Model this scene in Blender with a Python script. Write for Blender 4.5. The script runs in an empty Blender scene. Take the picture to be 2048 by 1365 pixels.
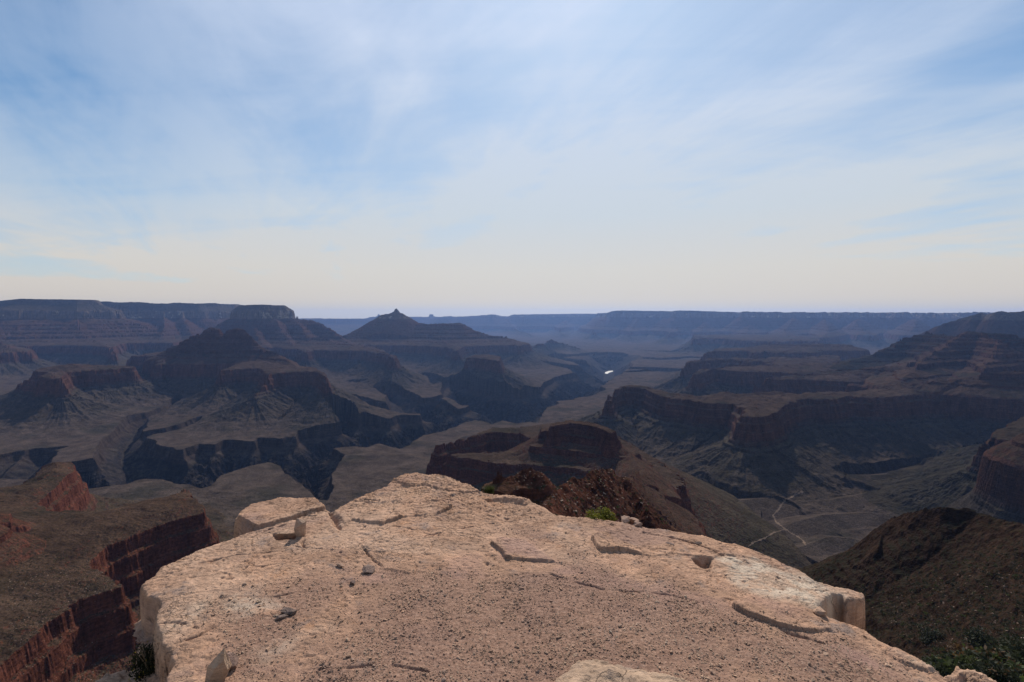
import bpy, math
import numpy as np
from mathutils import Vector, Matrix

scene = bpy.context.scene
C = scene.collection
R = math.radians

# ------------------------------------------------------------------ camera
F, CX, CY, VH = 1000.0, 1024.0, 682.5, 632.0       # focal length / centre / horizon in photo pixels
PITCH = math.atan((CY - VH) / F)
cam_data = bpy.data.cameras.new("camera")
cam = bpy.data.objects.new("camera", cam_data)
C.objects.link(cam)
cam_data.sensor_width = 36.0
cam_data.lens = 36.0 * F / 2048.0
cam_data.clip_start = 0.05
cam_data.clip_end = 200000.0
cam.location = (0, 0, 0)
cam.rotation_euler = (math.pi / 2 - PITCH, 0, 0)
scene.camera = cam

# ------------------------------------------------------------------ sun, sky
SUN_EL, SUN_AZ = 38.0, 8.0                          # azimuth measured from the view direction, to the right
sd = Vector((math.sin(R(SUN_AZ)) * math.cos(R(SUN_EL)), math.cos(R(SUN_AZ)) * math.cos(R(SUN_EL)), math.sin(R(SUN_EL))))
sun_l = bpy.data.lights.new("sun", 'SUN')
sun_l.energy = 4.8
sun_l.angle = R(0.6)
sun_l.color = (1.0, 0.93, 0.84)
sun = bpy.data.objects.new("sun", sun_l)
C.objects.link(sun)
sun.rotation_euler = sd.to_track_quat('Z', 'Y').to_euler()
sun.location = (0, 0, 300)

w = bpy.data.worlds.new("World")
scene.world = w
w.use_nodes = True
nt = w.node_tree
nt.nodes.clear()


class N:
    """tiny helper for building node trees"""
    def __init__(self, tree):
        self.t = tree

    def n(self, kind, **kw):
        nd = self.t.nodes.new(kind)
        for k, v in kw.items():
            setattr(nd, k, v)
        return nd

    def link(self, a, b):
        self.t.links.new(a, b)

    def put(self, sock, v):
        if hasattr(v, 'is_output'):
            self.t.links.new(v, sock)
        else:
            sock.default_value = v

    def math(self, op, a, b=0.0, c=0.0, clamp=False):
        nd = self.n('ShaderNodeMath', operation=op)
        nd.use_clamp = clamp
        for i, v in enumerate((a, b, c)):
            self.put(nd.inputs[i], v)
        return nd.outputs[0]

    def vmath(self, op, a, b=(0, 0, 0)):
        nd = self.n('ShaderNodeVectorMath', operation=op)
        self.put(nd.inputs[0], a)
        self.put(nd.inputs[1], b)
        return nd.outputs[0]

    def noise(self, vec, scale, detail=4, rough=0.55, dist=0.0, out=0):
        nd = self.n('ShaderNodeTexNoise')
        self.put(nd.inputs['Vector'], vec)
        nd.inputs['Scale'].default_value = scale
        nd.inputs['Detail'].default_value = detail
        nd.inputs['Roughness'].default_value = rough
        nd.inputs['Distortion'].default_value = dist
        return nd.outputs[out]

    def voro(self, vec, scale, feature='F1', out='Distance', rand=1.0):
        nd = self.n('ShaderNodeTexVoronoi', feature=feature)
        self.put(nd.inputs['Vector'], vec)
        nd.inputs['Scale'].default_value = scale
        nd.inputs['Randomness'].default_value = rand
        return nd.outputs[out]

    def ramp(self, fac, stops, interp='LINEAR'):
        nd = self.n('ShaderNodeValToRGB')
        cr = nd.color_ramp
        cr.interpolation = interp
        while len(cr.elements) > 1:
            cr.elements.remove(cr.elements[0])
        for i, (p, col) in enumerate(stops):
            if not isinstance(col, (tuple, list)):
                col = (col, col, col)
            e = cr.elements[0] if i == 0 else cr.elements.new(p)
            e.position = p
            e.color = (*col, 1.0)
        self.put(nd.inputs[0], fac)
        return nd.outputs[0]

    def mix(self, fac, a, b, blend='MIX'):
        nd = self.n('ShaderNodeMix', data_type='RGBA', blend_type=blend)
        self.put(nd.inputs[0], fac)
        for s, v in ((nd.inputs[6], a), (nd.inputs[7], b)):
            if isinstance(v, tuple) and len(v) == 3:
                v = (*v, 1.0)
            self.put(s, v)
        return nd.outputs[2]

    def maprange(self, v, a, b, c=0.0, d=1.0, smooth=False):
        nd = self.n('ShaderNodeMapRange')
        if smooth:
            nd.interpolation_type = 'SMOOTHSTEP'
        self.put(nd.inputs[0], v)
        for i, x in enumerate((a, b, c, d)):
            nd.inputs[i + 1].default_value = x
        return nd.outputs[0]


k = N(nt)
sky = k.n('ShaderNodeTexSky', sky_type='NISHITA')
sky.sun_disc = False
sky.sun_elevation = R(SUN_EL)
sky.sun_rotation = R(SUN_AZ)
sky.altitude = 2200
sky.air_density = 1.0
sky.dust_density = 1.5
sky.ozone_density = 1.6
tc = k.n('ShaderNodeTexCoord')
sep = k.n('ShaderNodeSeparateXYZ')
k.link(tc.outputs['Generated'], sep.inputs[0])
zc = k.math('MAXIMUM', sep.outputs[2], 0.0)
den = k.math('ADD', zc, 0.10)
px = k.math('DIVIDE', sep.outputs[0], den)
py = k.math('DIVIDE', sep.outputs[1], den)
comb = k.n('ShaderNodeCombineXYZ')
k.link(k.math('ADD', k.math('MULTIPLY', px, 1.0), k.math('MULTIPLY', py, -0.05)), comb.inputs[0])
k.link(k.math('MULTIPLY', py, 0.42), comb.inputs[1])
broad = k.noise(comb.outputs[0], 0.62, 6, 0.55, 0.5)
comb2 = k.n('ShaderNodeCombineXYZ')
k.link(k.math('ADD', k.math('MULTIPLY', px, 0.82), k.math('MULTIPLY', py, 0.50)), comb2.inputs[0])
k.link(k.math('MULTIPLY', k.math('ADD', k.math('MULTIPLY', px, -0.55), k.math('MULTIPLY', py, 0.85)), 0.22), comb2.inputs[1])
wisp = k.noise(comb2.outputs[0], 2.0, 9, 0.62, 0.8)
comb3 = k.n('ShaderNodeCombineXYZ')
k.link(k.math('MULTIPLY', px, 0.35), comb3.inputs[0])
k.link(k.math('ADD', k.math('MULTIPLY', py, 1.1), k.math('MULTIPLY', px, 0.12)), comb3.inputs[1])
band = k.noise(comb3.outputs[0], 1.3, 9, 0.6, 0.5)
cl = k.math('ADD', k.math('MULTIPLY', broad, 0.52), k.math('ADD', k.math('MULTIPLY', wisp, 0.26), k.math('MULTIPLY', band, 0.22)))
cl = k.maprange(cl, 0.395, 0.585, 0.0, 1.0, True)
# the veil of cirrus is densest towards the sun and low down
sdn = k.n('ShaderNodeVectorMath', operation='DOT_PRODUCT')
k.link(tc.outputs['Generated'], sdn.inputs[0])
sdn.inputs[1].default_value = tuple(sd)
near_sun = k.maprange(sdn.outputs['Value'], 0.66, 0.99, 0.0, 1.0, True)
cover = k.math('ADD', k.math('MULTIPLY', cl, 0.50), k.math('MULTIPLY', near_sun, 0.58))
low = k.maprange(zc, 0.0, 0.40, 0.72, 0.0, True)
cover = k.math('ADD', k.math('ADD', cover, low), k.maprange(sep.outputs[0], -0.75, -0.10, -0.17, 0.0, True))
cover = k.math('ADD', cover, k.maprange(zc, 0.0, 0.16, 0.30, 0.0, True))
cover = k.math('MINIMUM', cover, 0.95)
cloud_col = k.ramp(zc, [(0.0, (6.2, 5.6, 5.0)), (0.03, (7.0, 6.15, 5.2)), (0.09, (7.0, 6.55, 5.85)), (0.19, (6.2, 6.7, 7.1)), (0.36, (6.2, 7.0, 8.3)), (0.6, (6.9, 7.8, 9.8))])
skyc = k.mix(1.0, sky.outputs[0], (0.47, 0.90, 1.08), 'MULTIPLY')
mixed = k.mix(cover, skyc, cloud_col)
bg = k.n('ShaderNodeBackground')
k.link(mixed, bg.inputs[0])
bg.inputs[1].default_value = 0.10
out = k.n('ShaderNodeOutputWorld')
k.link(bg.outputs[0], out.inputs[0])

# ------------------------------------------------------------------ exposure, render settings
scene.view_settings.view_transform = 'Standard'
scene.view_settings.look = 'None'
scene.view_settings.gamma = 1.0
scene.view_settings.use_curve_mapping = False
scene.view_settings.exposure = 0.0
scene.render.engine = 'CYCLES'
scene.cycles.use_denoising = True
scene.cycles.max_bounces = 4
scene.cycles.diffuse_bounces = 2
scene.cycles.glossy_bounces = 1
scene.cycles.volume_bounces = 0
scene.cycles.sample_clamp_indirect = 4.0


# ------------------------------------------------------------------ helpers
def ray(u, v):
    """direction of a sight line of the survey photograph (unit depth)"""
    a, b = (u - CX) / F, (CY - v) / F
    c, s = math.cos(PITCH), math.sin(PITCH)
    return np.array([a, c + b * s, -s + b * c])


def P(u, v, z):
    """where the sight line meets the level z"""
    d = ray(u, v)
    return d * (z / d[2])


def PD(u, v, dist):
    """the point of the sight line at forward distance dist (metres)"""
    d = ray(u, v)
    return d * (dist / d[1])


def hash2(ix, iy, seed):
    h = (ix.astype(np.uint32) * np.uint32(374761393)) ^ (iy.astype(np.uint32) * np.uint32(668265263)) ^ np.uint32((seed * 974711 + 12345) & 0xFFFFFFFF)
    h = (h ^ (h >> np.uint32(13))) * np.uint32(1274126177)
    h = h ^ (h >> np.uint32(16))
    h = h * np.uint32(2246822519)
    h = h ^ (h >> np.uint32(15))
    return (h & np.uint32(0xFFFF)).astype(np.float32) * np.float32(1.0 / 65535.0)


def vn(x, y, seed=0):
    """2-D value noise in -1..1"""
    fx, fy = np.floor(x), np.floor(y)
    ix, iy = fx.astype(np.int32), fy.astype(np.int32)
    tx, ty = (x - fx).astype(np.float32), (y - fy).astype(np.float32)
    tx = tx * tx * tx * (tx * (tx * 6 - 15) + 10)
    ty = ty * ty * ty * (ty * (ty * 6 - 15) + 10)
    a, b = hash2(ix, iy, seed), hash2(ix + 1, iy, seed)
    c, d = hash2(ix, iy + 1, seed), hash2(ix + 1, iy + 1, seed)
    return ((a + (b - a) * tx) * (1 - ty) + (c + (d - c) * tx) * ty) * 2 - 1


def fbm(x, y, octs=4, seed=0, gain=0.5, ridged=False):
    r = np.zeros_like(x, dtype=np.float32)
    a, tot = 1.0, 0.0
    for o in range(octs):
        c, s = math.cos(0.7 * o + 0.3), math.sin(0.7 * o + 0.3)
        n = vn((x * c - y * s) * 2.03 ** o + 17.3 * o, (x * s + y * c) * 2.03 ** o - 9.1 * o, seed + o * 7)
        if ridged:
            n = 1 - 2 * np.abs(n)
        r += a * n
        tot += a
        a *= gain
    return r / tot


def sstep(a, b, x):
    t = np.clip((x - a) / (b - a), 0, 1)
    return t * t * (3 - 2 * t)


def mesh_object(name, verts, faces, mat=None, parent=None, smooth=False):
    """verts (n,3) and quads/tris (m,k) -> ONE mesh object"""
    verts = np.asarray(verts, dtype=np.float32)
    faces = np.asarray(faces, dtype=np.int32)
    me = bpy.data.meshes.new(name)
    kk = faces.shape[1]
    me.vertices.add(len(verts))
    me.vertices.foreach_set('co', verts.ravel())
    me.loops.add(faces.size)
    me.loops.foreach_set('vertex_index', faces.ravel())
    me.polygons.add(len(faces))
    me.polygons.foreach_set('loop_start', np.arange(0, faces.size, kk, dtype=np.int32))
    me.polygons.foreach_set('loop_total', np.full(len(faces), kk, dtype=np.int32))
    me.polygons.foreach_set('use_smooth', np.full(len(faces), bool(smooth)))
    me.update(calc_edges=True)
    if mat:
        me.materials.append(mat)
    o = bpy.data.objects.new(name, me)
    C.objects.link(o)
    if parent:
        o.parent = parent
    return o


def tag(o, label=None, cat=None, group=None, kind=None):
    if label:
        o['label'] = label
    if cat:
        o['category'] = cat
    if group:
        o['group'] = group
    if kind:
        o['kind'] = kind
    return o


def new_mat(name, rough=0.95, spec=0.1):
    m = bpy.data.materials.new(name)
    m.use_nodes = True
    b = m.node_tree.nodes['Principled BSDF']
    b.inputs['Roughness'].default_value = rough
    b.inputs['Specular IOR Level'].default_value = spec
    return m, N(m.node_tree), b


# ------------------------------------------------------------------ canyon rock material
def canyon_material(name, tint=(1, 1, 1), ftint=None):
    ftint = ftint or tint
    m, k, b = new_mat(name, 1.0, 0.0)
    g = k.n('ShaderNodeNewGeometry')
    pos = g.outputs['Position']
    sp = k.n('ShaderNodeSeparateXYZ')
    k.link(pos, sp.inputs[0])
    nz = k.n('ShaderNodeSeparateXYZ')
    k.link(g.outputs['Normal'], nz.inputs[0])
    wob = k.noise(pos, 0.004, 3)
    zz = k.math('ADD', sp.outputs[2], k.math('MULTIPLY', k.math('SUBTRACT', wob, 0.5), 40.0))
    t = k.maprange(zz, -1420.0, 420.0)

    def tz(z):
        return (z + 1420.0) / 1840.0
    cliff = k.ramp(t, [  # cliff and flat tones darkened throughout, carrying cloud shade in the colour
        (tz(-1260), (0.021, 0.018, 0.020)), (tz(-990), (0.025, 0.021, 0.021)), (tz(-975), (0.042, 0.030, 0.026)),
        (tz(-918), (0.050, 0.036, 0.029)), (tz(-850), (0.049, 0.038, 0.030)), (tz(-706), (0.052, 0.040, 0.032)),
        (tz(-690), (0.059, 0.038, 0.030)), (tz(-655), (0.087, 0.041, 0.028)), (tz(-545), (0.077, 0.037, 0.026)),
        (tz(-430), (0.059, 0.031, 0.024)), (tz(-170), (0.066, 0.032, 0.024)), (tz(-80), (0.073, 0.036, 0.026)),
        (tz(-55), (0.119, 0.086, 0.066)), (tz(110), (0.119, 0.089, 0.069)), (tz(130), (0.077, 0.059, 0.048)), (tz(400), (0.084, 0.066, 0.053))])
    flat = k.ramp(t, [
        (tz(-1260), (0.032, 0.028, 0.025)), (tz(-975), (0.048, 0.037, 0.030)), (tz(-918), (0.064, 0.046, 0.037)),
        (tz(-830), (0.061, 0.046, 0.036)), (tz(-706), (0.057, 0.046, 0.034)), (tz(-560), (0.060, 0.041, 0.032)),
        (tz(-400), (0.056, 0.034, 0.025)), (tz(-150), (0.056, 0.032, 0.024)), (tz(-60), (0.063, 0.040, 0.029)),
        (tz(100), (0.060, 0.045, 0.034)), (tz(300), (0.024, 0.024, 0.018))])
    # thin strata on the steep faces
    mp = k.n('ShaderNodeMapping')
    k.link(pos, mp.inputs[0])
    mp.inputs['Scale'].default_value = (0.0015, 0.0015, 0.05)
    band = k.noise(mp.outputs[0], 1.0, 5, 0.7)
    bandc = k.ramp(band, [(0.30, 0.42), (0.44, 1.05), (0.50, 0.70), (0.56, 1.1), (0.62, 0.75), (0.72, 1.75)])
    mp2 = k.n('ShaderNodeMapping')
    k.link(pos, mp2.inputs[0])
    mp2.inputs['Scale'].default_value = (0.03, 0.03, 0.004)
    streak = k.noise(mp2.outputs[0], 1.0, 5, 0.65)
    streakc = k.ramp(streak, [(0.32, 0.62), (0.5, 1.0), (0.68, 1.35)])
    hi = k.math('MULTIPLY', k.maprange(zz, -75.0, -50.0, 0.0, 1.0), k.maprange(zz, 100.0, 125.0, 1.0, 0.0))
    pat = k.maprange(k.noise(pos, 0.0035, 5, 0.7), 0.57, 0.63, 0.0, 0.7, True)
    cliff = k.mix(k.math('MULTIPLY', hi, pat), cliff, (0.40, 0.31, 0.22))
    cliff = k.mix(1.0, cliff, bandc, 'MULTIPLY')
    cliff = k.mix(1.0, cliff, streakc, 'MULTIPLY')
    # mottling of scree, dust and low scrub on the gentle ground
    mot = k.noise(pos, 0.012, 8, 0.68)
    motc = k.ramp(mot, [(0.3, 0.55), (0.5, 1.0), (0.7, 1.45)])
    flat = k.mix(1.0, flat, motc, 'MULTIPLY')
    veg = k.noise(pos, 0.0035, 6, 0.6)
    vegf = k.maprange(veg, 0.50, 0.66, 0.0, 0.65, True)
    flat = k.mix(vegf, flat, (0.028, 0.026, 0.019))
    sl = k.maprange(nz.outputs[2], 0.68, 0.92, 1.0, 0.0, True)
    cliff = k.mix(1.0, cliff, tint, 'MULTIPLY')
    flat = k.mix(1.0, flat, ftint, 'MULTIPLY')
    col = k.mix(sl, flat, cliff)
    fine = k.noise(pos, 0.16, 6, 0.7)
    finec = k.ramp(fine, [(0.28, 0.45), (0.5, 1.0), (0.72, 1.6)])
    col = k.mix(1.0, col, finec, 'MULTIPLY')
    dots = k.voro(pos, 0.19)
    dsel = k.noise(pos, 0.02, 4, 0.6)
    dm = k.math('MULTIPLY', k.maprange(dots, 0.20, 0.34, 1.0, 0.0, True), k.maprange(dsel, 0.40, 0.60, 0.25, 0.95, True))
    dm = k.math('MULTIPLY', dm, k.maprange(nz.outputs[2], 0.55, 0.75, 0.0, 1.0))
    col = k.mix(dm, col, (0.016, 0.018, 0.010))
    k.link(col, b.inputs['Base Color'])
    bump = k.n('ShaderNodeBump')
    bump.inputs['Strength'].default_value = 0.9
    bump.inputs['Distance'].default_value = 5.0
    k.link(k.noise(pos, 0.12, 8, 0.65), bump.inputs['Height'])
    k.link(bump.outputs[0], b.inputs['Normal'])
    return m


M_canyon = canyon_material('canyon_rock')
LAND_MAT = {'rhill': canyon_material('shaded_scrub_soil', (0.52, 0.62, 0.57), (0.44, 0.58, 0.53)),  # olive scrub tone, darkened further with the shade of the slope
            'spur': canyon_material('red_knoll_rock', (1.25, 1.03, 0.94), (1.02, 0.92, 0.84)),
            'lspur': canyon_material('red_cliff_rock', (1.28, 0.98, 0.88), (0.95, 0.88, 0.76)),
            'srim': canyon_material('shaded_wooded_ridge', (0.72, 0.76, 0.74), (0.48, 0.56, 0.50)),  # woodland tone that also has the backlit slopes' shade tinted in
            'rbutte': canyon_material('shaded_cliff_rock', (0.72, 0.74, 0.74), (0.58, 0.62, 0.56)),  # dark tint paints the butte's shade into its rock
            'mb': canyon_material('dark_mesa_rock', (0.95, 0.95, 0.95), (0.95, 0.94, 0.90)),
            'mo': canyon_material('bench_rock', (1.15, 0.92, 0.84), (0.95, 0.92, 0.84))}

# ------------------------------------------------------------------ the canyon, laid out from the levels of its rock beds
# going down from a rim the beds make a fixed staircase: (distance from the rim, level)
ST = np.array([(-4000, 395), (0, 360), (40, 250), (200, 110), (232, -60), (330, -112), (336, -126), (430, -170), (438, -198), (476, -212), (482, -228), (520, -240), (528, -270), (572, -286), (578, -298), (620, -312),
               (630, -346), (684, -362), (690, -376), (740, -392), (750, -430), (880, -466), (886, -478), (1050, -524), (1080, -540), (1084, -572), (1095, -580), (1099, -614), (1109, -624), (1114, -664), (1128, -676), (1131, -688), (1152, -700), (1156, -712),
               (1290, -782), (1430, -838), (1600, -872), (1900, -890), (3200, -915), (9000, -950)], dtype=np.float64)


def S(s):
    return np.interp(s, ST[:, 0], ST[:, 1])


def S_inv(z):
    return np.maximum(np.interp(-np.asarray(z, float), -ST[:, 1], ST[:, 0]), 0.0)


RW = 1080.0        # staircase position of the edge of the Redwall cliff
ZR = -540.0
features = []      # dict(pts (n,2), s (n), closed, inside, k, land)


def poly(land, pix, z=ZR, inside=0.5, kk=1.0, rough=1.0):
    p = np.array([P(u, v, z)[:2] for u, v in pix])
    s = np.full(len(p), float(S_inv(z)))
    features.append(dict(p=p, s=s, closed=True, inside=inside, k=kk, land=land, rough=rough))


def polyd(land, pix, inside=0.0, kk=1.0, rough=1.0):
    q = np.array([PD(*t) for t in pix])
    features.append(dict(p=q[:, :2], s=S_inv(q[:, 2]), closed=True, inside=inside, k=kk, land=land, rough=rough))


def ridge(land, pix, kk=1.0, rough=1.0):
    q = np.array([PD(*t) for t in pix])
    features.append(dict(p=q[:, :2], s=S_inv(q[:, 2]), closed=False, inside=0, k=kk, land=land, rough=rough))


def ridge3(land, pts, kk=1.0, rough=1.0):
    q = np.array(pts, float)
    features.append(dict(p=q[:, :2], s=S_inv(q[:, 2]), closed=False, inside=0, k=kk, land=land, rough=rough))


softs = []
caps = []


def cap(land, pix, z, h, apron=0.63):
    caps.append((np.array([P(u, v, z)[:2] for u, v in pix]), z, h, land, apron))



def soft(land, pix, slope):
    softs.append((np.array([PD(*t) for t in pix]), slope, land))


def soft3(land, pts, slope):
    softs.append((np.array(pts, float), slope, land))


LANDS = {}


def land(key, name, label):
    LANDS[key] = (len(LANDS), name, label)
    return key


land('floor', 'canyon_terrain', 'brown scrub platform and slopes on the canyon floor')
# --- left half
land('nrim', 'plateau', 'long level plateau rim with banded cliffs along the far left horizon')
q = [(-900, 588, 9500), (-300, 598, 11000), (0, 601.5, 11600), (120, 602.5, 12000), (210, 603.5, 12300), (330, 606, 13000), (400, 606.5, 13500), (470, 608, 14500), (500, 608, 18000), (-900, 600, 18000)]
polyd('nrim', q)
ridge('nrim', [(60, 625, 11400), (70, 655, 10600), (60, 676, 9900)])
ridge('nrim', [(125, 622, 11700), (128, 645, 10900), (135, 668, 10000), (150, 684, 9400)])
ridge('nrim', [(168, 622, 11900), (172, 645, 11000), (190, 672, 9900)])
ridge('nrim', [(240, 622, 12000), (250, 650, 11400), (262, 672, 10900)])
ridge('nrim', [(328, 622, 12800), (330, 648, 11400), (322, 668, 10600)])
ridge('nrim', [(365, 622, 13000), (372, 648, 12000), (385, 668, 11000)])
poly('nrim', [(-300, 705), (30, 693), (100, 692), (150, 691.5), (192, 692.5), (212, 695), (230, 703), (222, 694), (250, 687), (300, 685), (345, 687), (360, 683), (420, 680), (420, 672), (200, 670), (-300, 675)])
land('lbutte', 'butte', 'low stepped butte at the left edge below the plateau wall')
poly('lbutte', [(-250, 708), (-100, 704), (0, 706), (52, 703), (60, 699), (30, 695), (-100, 690), (-250, 690)])
ridge('lbutte', [(-150, 680, 7900), (-60, 684, 7800), (5, 683, 7750), (22, 693, 7600)])
land('m1', 'mesa', 'flat red-walled mesa with a small cap, left side of the canyon')
poly('m1', [(78, 757), (100, 756), (122, 757.5), (127, 748), (138, 744), (165, 742), (205, 740), (250, 736.5), (268, 735.5), (271, 733.5), (220, 732), (170, 730), (110, 732.5), (70, 738.5), (66, 742), (94, 744.5), (86, 750)], rough=0.6)
ridge('m1', [(126, 733, 5000), (138, 725.5, 5050), (146, 727, 5050), (165, 733, 5000)], rough=0.4)
ridge('m1', [(84, 756, 4350), (60, 762, 4500), (42, 772, 4600), (30, 790, 4550)], rough=0.5)
land('m2', 'butte', 'tall stepped red butte with a rounded crest, left of centre')
poly('m2', [(262, 713), (290, 712), (322, 712.5), (318, 722), (308, 729.5), (322, 729), (345, 727), (400, 717), (450, 715), (498, 722), (540, 713), (548, 705), (530, 698), (480, 695), (400, 698), (330, 703)], rough=0.6)
ridge('m2', [(330, 700, 6150), (356, 685, 6050), (382, 669, 6000), (402, 665, 6000), (412, 656, 6000), (422, 650, 6000), (434, 655, 6000), (448, 660, 6050), (470, 655, 6050), (482, 656, 6050), (494, 664, 6000), (506, 673, 5950), (516, 688, 5900), (526, 700, 5800), (556, 705, 5600), (578, 720, 5300), (590, 730, 5050)], rough=0.4, kk=1.6)
land('m3', 'mesa', 'broad mesa spur with a shadowed curved cliff, left of centre')
poly('m3', [(442, 741), (470, 738), (492, 737), (515, 736), (530, 742), (534, 750), (548, 747), (575, 744), (600, 742.5), (630, 742.5), (646, 748), (655, 757), (648, 745), (632, 736), (600, 733), (585, 731), (560, 716), (540, 712), (500, 718), (470, 730)], rough=0.6)
ridge('m3', [(534, 750, 4600), (528, 764, 4450), (518, 778, 4350), (508, 790, 4250)], rough=0.5)
land('cape', 'mesa', 'flat-topped promontory standing out from the far plateau rim')
polyd('cape', [(478, 611, 10200), (500, 609.5, 10000), (530, 608.6, 10000), (568, 611, 10200), (572, 611, 11800), (478, 610, 11800)])
ridge('cape', [(570, 612, 10200), (578, 618, 10200), (588, 624, 10200), (600, 624.5, 10200), (612, 632, 10200), (622, 637, 10200), (650, 651, 10000), (680, 672, 9500), (697, 686, 9000)])
ridge('cape', [(545, 622, 10000), (552, 640, 9750), (560, 655, 9400), (575, 678, 8900), (585, 690, 8500)])
ridge('cape', [(585, 626, 10100), (594, 642, 9850), (610, 664, 9300), (622, 688, 8650)])
ridge('cape', [(495, 622, 10000), (505, 645, 9700), (515, 670, 9100), (525, 688, 8600)])
poly('cape', [(530, 690), (556, 695), (566, 697.5), (604, 698), (612, 704), (628, 700), (650, 700), (700, 701.5), (728, 702), (752, 706), (776, 709), (786, 716), (790, 712), (770, 702), (740, 694), (700, 688), (640, 682), (560, 684)])
ridge('cape', [(720, 693, 8300), (735, 692, 8100), (748, 700, 7900)])
land('vishnu', 'butte', 'pyramid-shaped butte with a pointed summit on the horizon')
soft('vishnu', [(738, 646, 10200), (752, 638, 10300), (764, 630, 10300), (778, 628, 10300), (786, 625, 10300), (805, 628, 10300), (815, 634, 10300), (826, 643, 10200)], 0.62)
soft('vishnu', [(789, 621, 10300), (792, 616.5, 10300), (796, 621, 10300)], 1.5)
ridge('vishnu', [(706, 664, 10000), (722, 656, 10100), (738, 646, 10200), (752, 639, 10300), (764, 636, 10300), (805, 636, 10300), (815, 637, 10300), (826, 643, 10200), (832, 648, 10100), (850, 648, 10000), (890, 646, 9900), (920, 645, 9850), (930, 652, 9800), (950, 660, 9800), (965, 664, 9750), (980, 671, 9700), (1000, 672, 9700), (1014, 673, 9700), (1020, 685, 9600)], rough=0.5, kk=0.75)
poly('vishnu', [(690, 688), (720, 692), (760, 690), (800, 689), (845, 691), (880, 694), (903, 697), (913, 702), (924, 694), (945, 689), (995, 690), (1023, 688), (1036, 694), (1044, 692), (1030, 684), (1000, 680), (900, 676), (800, 675), (720, 680)])
ridge('vishnu', [(860, 665, 9600), (880, 675, 9200), (895, 688, 8700)])
land('m5', 'butte', 'small rounded dark butte in front of the pyramid-shaped summit')
poly('m5', [(932, 716), (950, 715), (965, 717), (990, 719.5), (1001, 723), (1000, 713), (980, 709), (945, 711)], rough=0.5)
land('hill2', 'hill', 'pair of small dark hills on the far bank near the river')
ridge('hill2', [(1055, 690, 11300), (1066, 686, 11300), (1080, 685.5, 11300), (1090, 690, 11300)], rough=0.3)
ridge('hill2', [(1092, 682, 12600), (1100, 677.5, 12600), (1116, 678, 12600), (1126, 681, 12600), (1145, 692, 12500)], rough=0.3)
# --- far rim
land('erim', 'plateau', 'hazy blue plateau rim closing the canyon at centre and right horizon')
polyd('erim', [(1195, 630, 23500), (1208, 629, 21000), (1216, 624, 20500), (1226, 621.5, 20200), (1240, 620.8, 20000), (1346, 622.5, 19500), (1354, 621, 18500), (1400, 621.5, 18500), (1480, 624.8, 18600), (1486, 623.4, 17500), (1600, 625, 17500), (1700, 627.5, 17500), (1760, 628.5, 17500), (1900, 629.5, 17000), (2200, 630, 15000), (2600, 628, 15000), (2600, 625, 40000), (1195, 629, 40000)])
polyd('erim', [(790, 638, 31000), (850, 637, 31000), (872, 635, 29000), (884, 632.5, 28500), (905, 632, 28500), (916, 634, 28800), (930, 632.5, 28500), (950, 632, 28000), (965, 630.5, 27500), (982, 628.5, 27000), (1000, 630.5, 27500), (1014, 633, 27800), (1024, 629.5, 27000), (1060, 630, 26500), (1100, 629.3, 26500), (1150, 629.3, 26500), (1210, 629, 26000), (1215, 629, 60000), (790, 634, 60000)], rough=0.12)
land('farmesa', 'hill', 'pale blue hills on the horizon left of the pointed summit')
soft('floor', [(*t, -852 / (ray(*t)[2] / ray(*t)[1])) for t in [(1490, 1000), (1540, 995), (1600, 996), (1660, 1001), (1740, 986), (1790, 998)]], 0.32)
soft('floor', [(*t, -858 / (ray(*t)[2] / ray(*t)[1])) for t in [(1590, 1044), (1650, 1030), (1740, 1026), (1810, 1036)]], 0.34)
soft('floor', [(*t, -864 / (ray(*t)[2] / ray(*t)[1])) for t in [(1596, 1096), (1660, 1073), (1710, 1078), (1735, 1090)]], 0.36)
soft('floor', [(*t, -842 / (ray(*t)[2] / ray(*t)[1])) for t in [(1650, 958), (1700, 950), (1780, 950), (1850, 944), (1900, 918)]], 0.34)
polyd('farmesa', [(560, 637.5, 29000), (660, 639, 28000), (720, 637.5, 28500), (790, 638, 29000), (790, 637.5, 30000), (560, 637.5, 30000)])
polyd('farmesa', [(540, 633.2, 31500), (600, 632.6, 31000), (640, 632, 31000), (700, 633, 31500), (760, 631.8, 31000), (830, 633, 31500), (880, 633.5, 31500), (880, 633, 60000), (540, 633, 60000)])
for r in ([(1275, 632, 19500), (1265, 655, 18500), (1260, 672, 17000)], [(1330, 635, 19000), (1345, 660, 17500), (1335, 675, 15500)],
          [(1410, 642, 18000), (1405, 660, 16600)], [(1500, 648, 16900), (1495, 662, 15500)],
          [(1590, 634, 17000), (1570, 660, 14800), (1575, 672, 13000)], [(1650, 640, 16500), (1660, 660, 14000), (1648, 672, 12500)],
          [(1720, 634, 16800), (1712, 645, 16000), (1735, 665, 14000)], [(1830, 636, 16000), (1830, 655, 14000)],
          [(900, 640, 27500), (905, 655, 25000)], [(1010, 640, 26800), (1030, 655, 24000), (1060, 668, 21000)], [(1130, 640, 26000), (1120, 660, 22000), (1125, 668, 20000)], [(1190, 642, 24000), (1180, 658, 20500), (1190, 670, 18000)]):
    ridge('erim', r)
poly('erim', [(1388, 678), (1420, 677), (1445, 677), (1470, 680), (1500, 682), (1530, 683), (1560, 684), (1600, 682), (1640, 684), (1640, 672), (1500, 668), (1390, 670)], inside=0.05)
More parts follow.
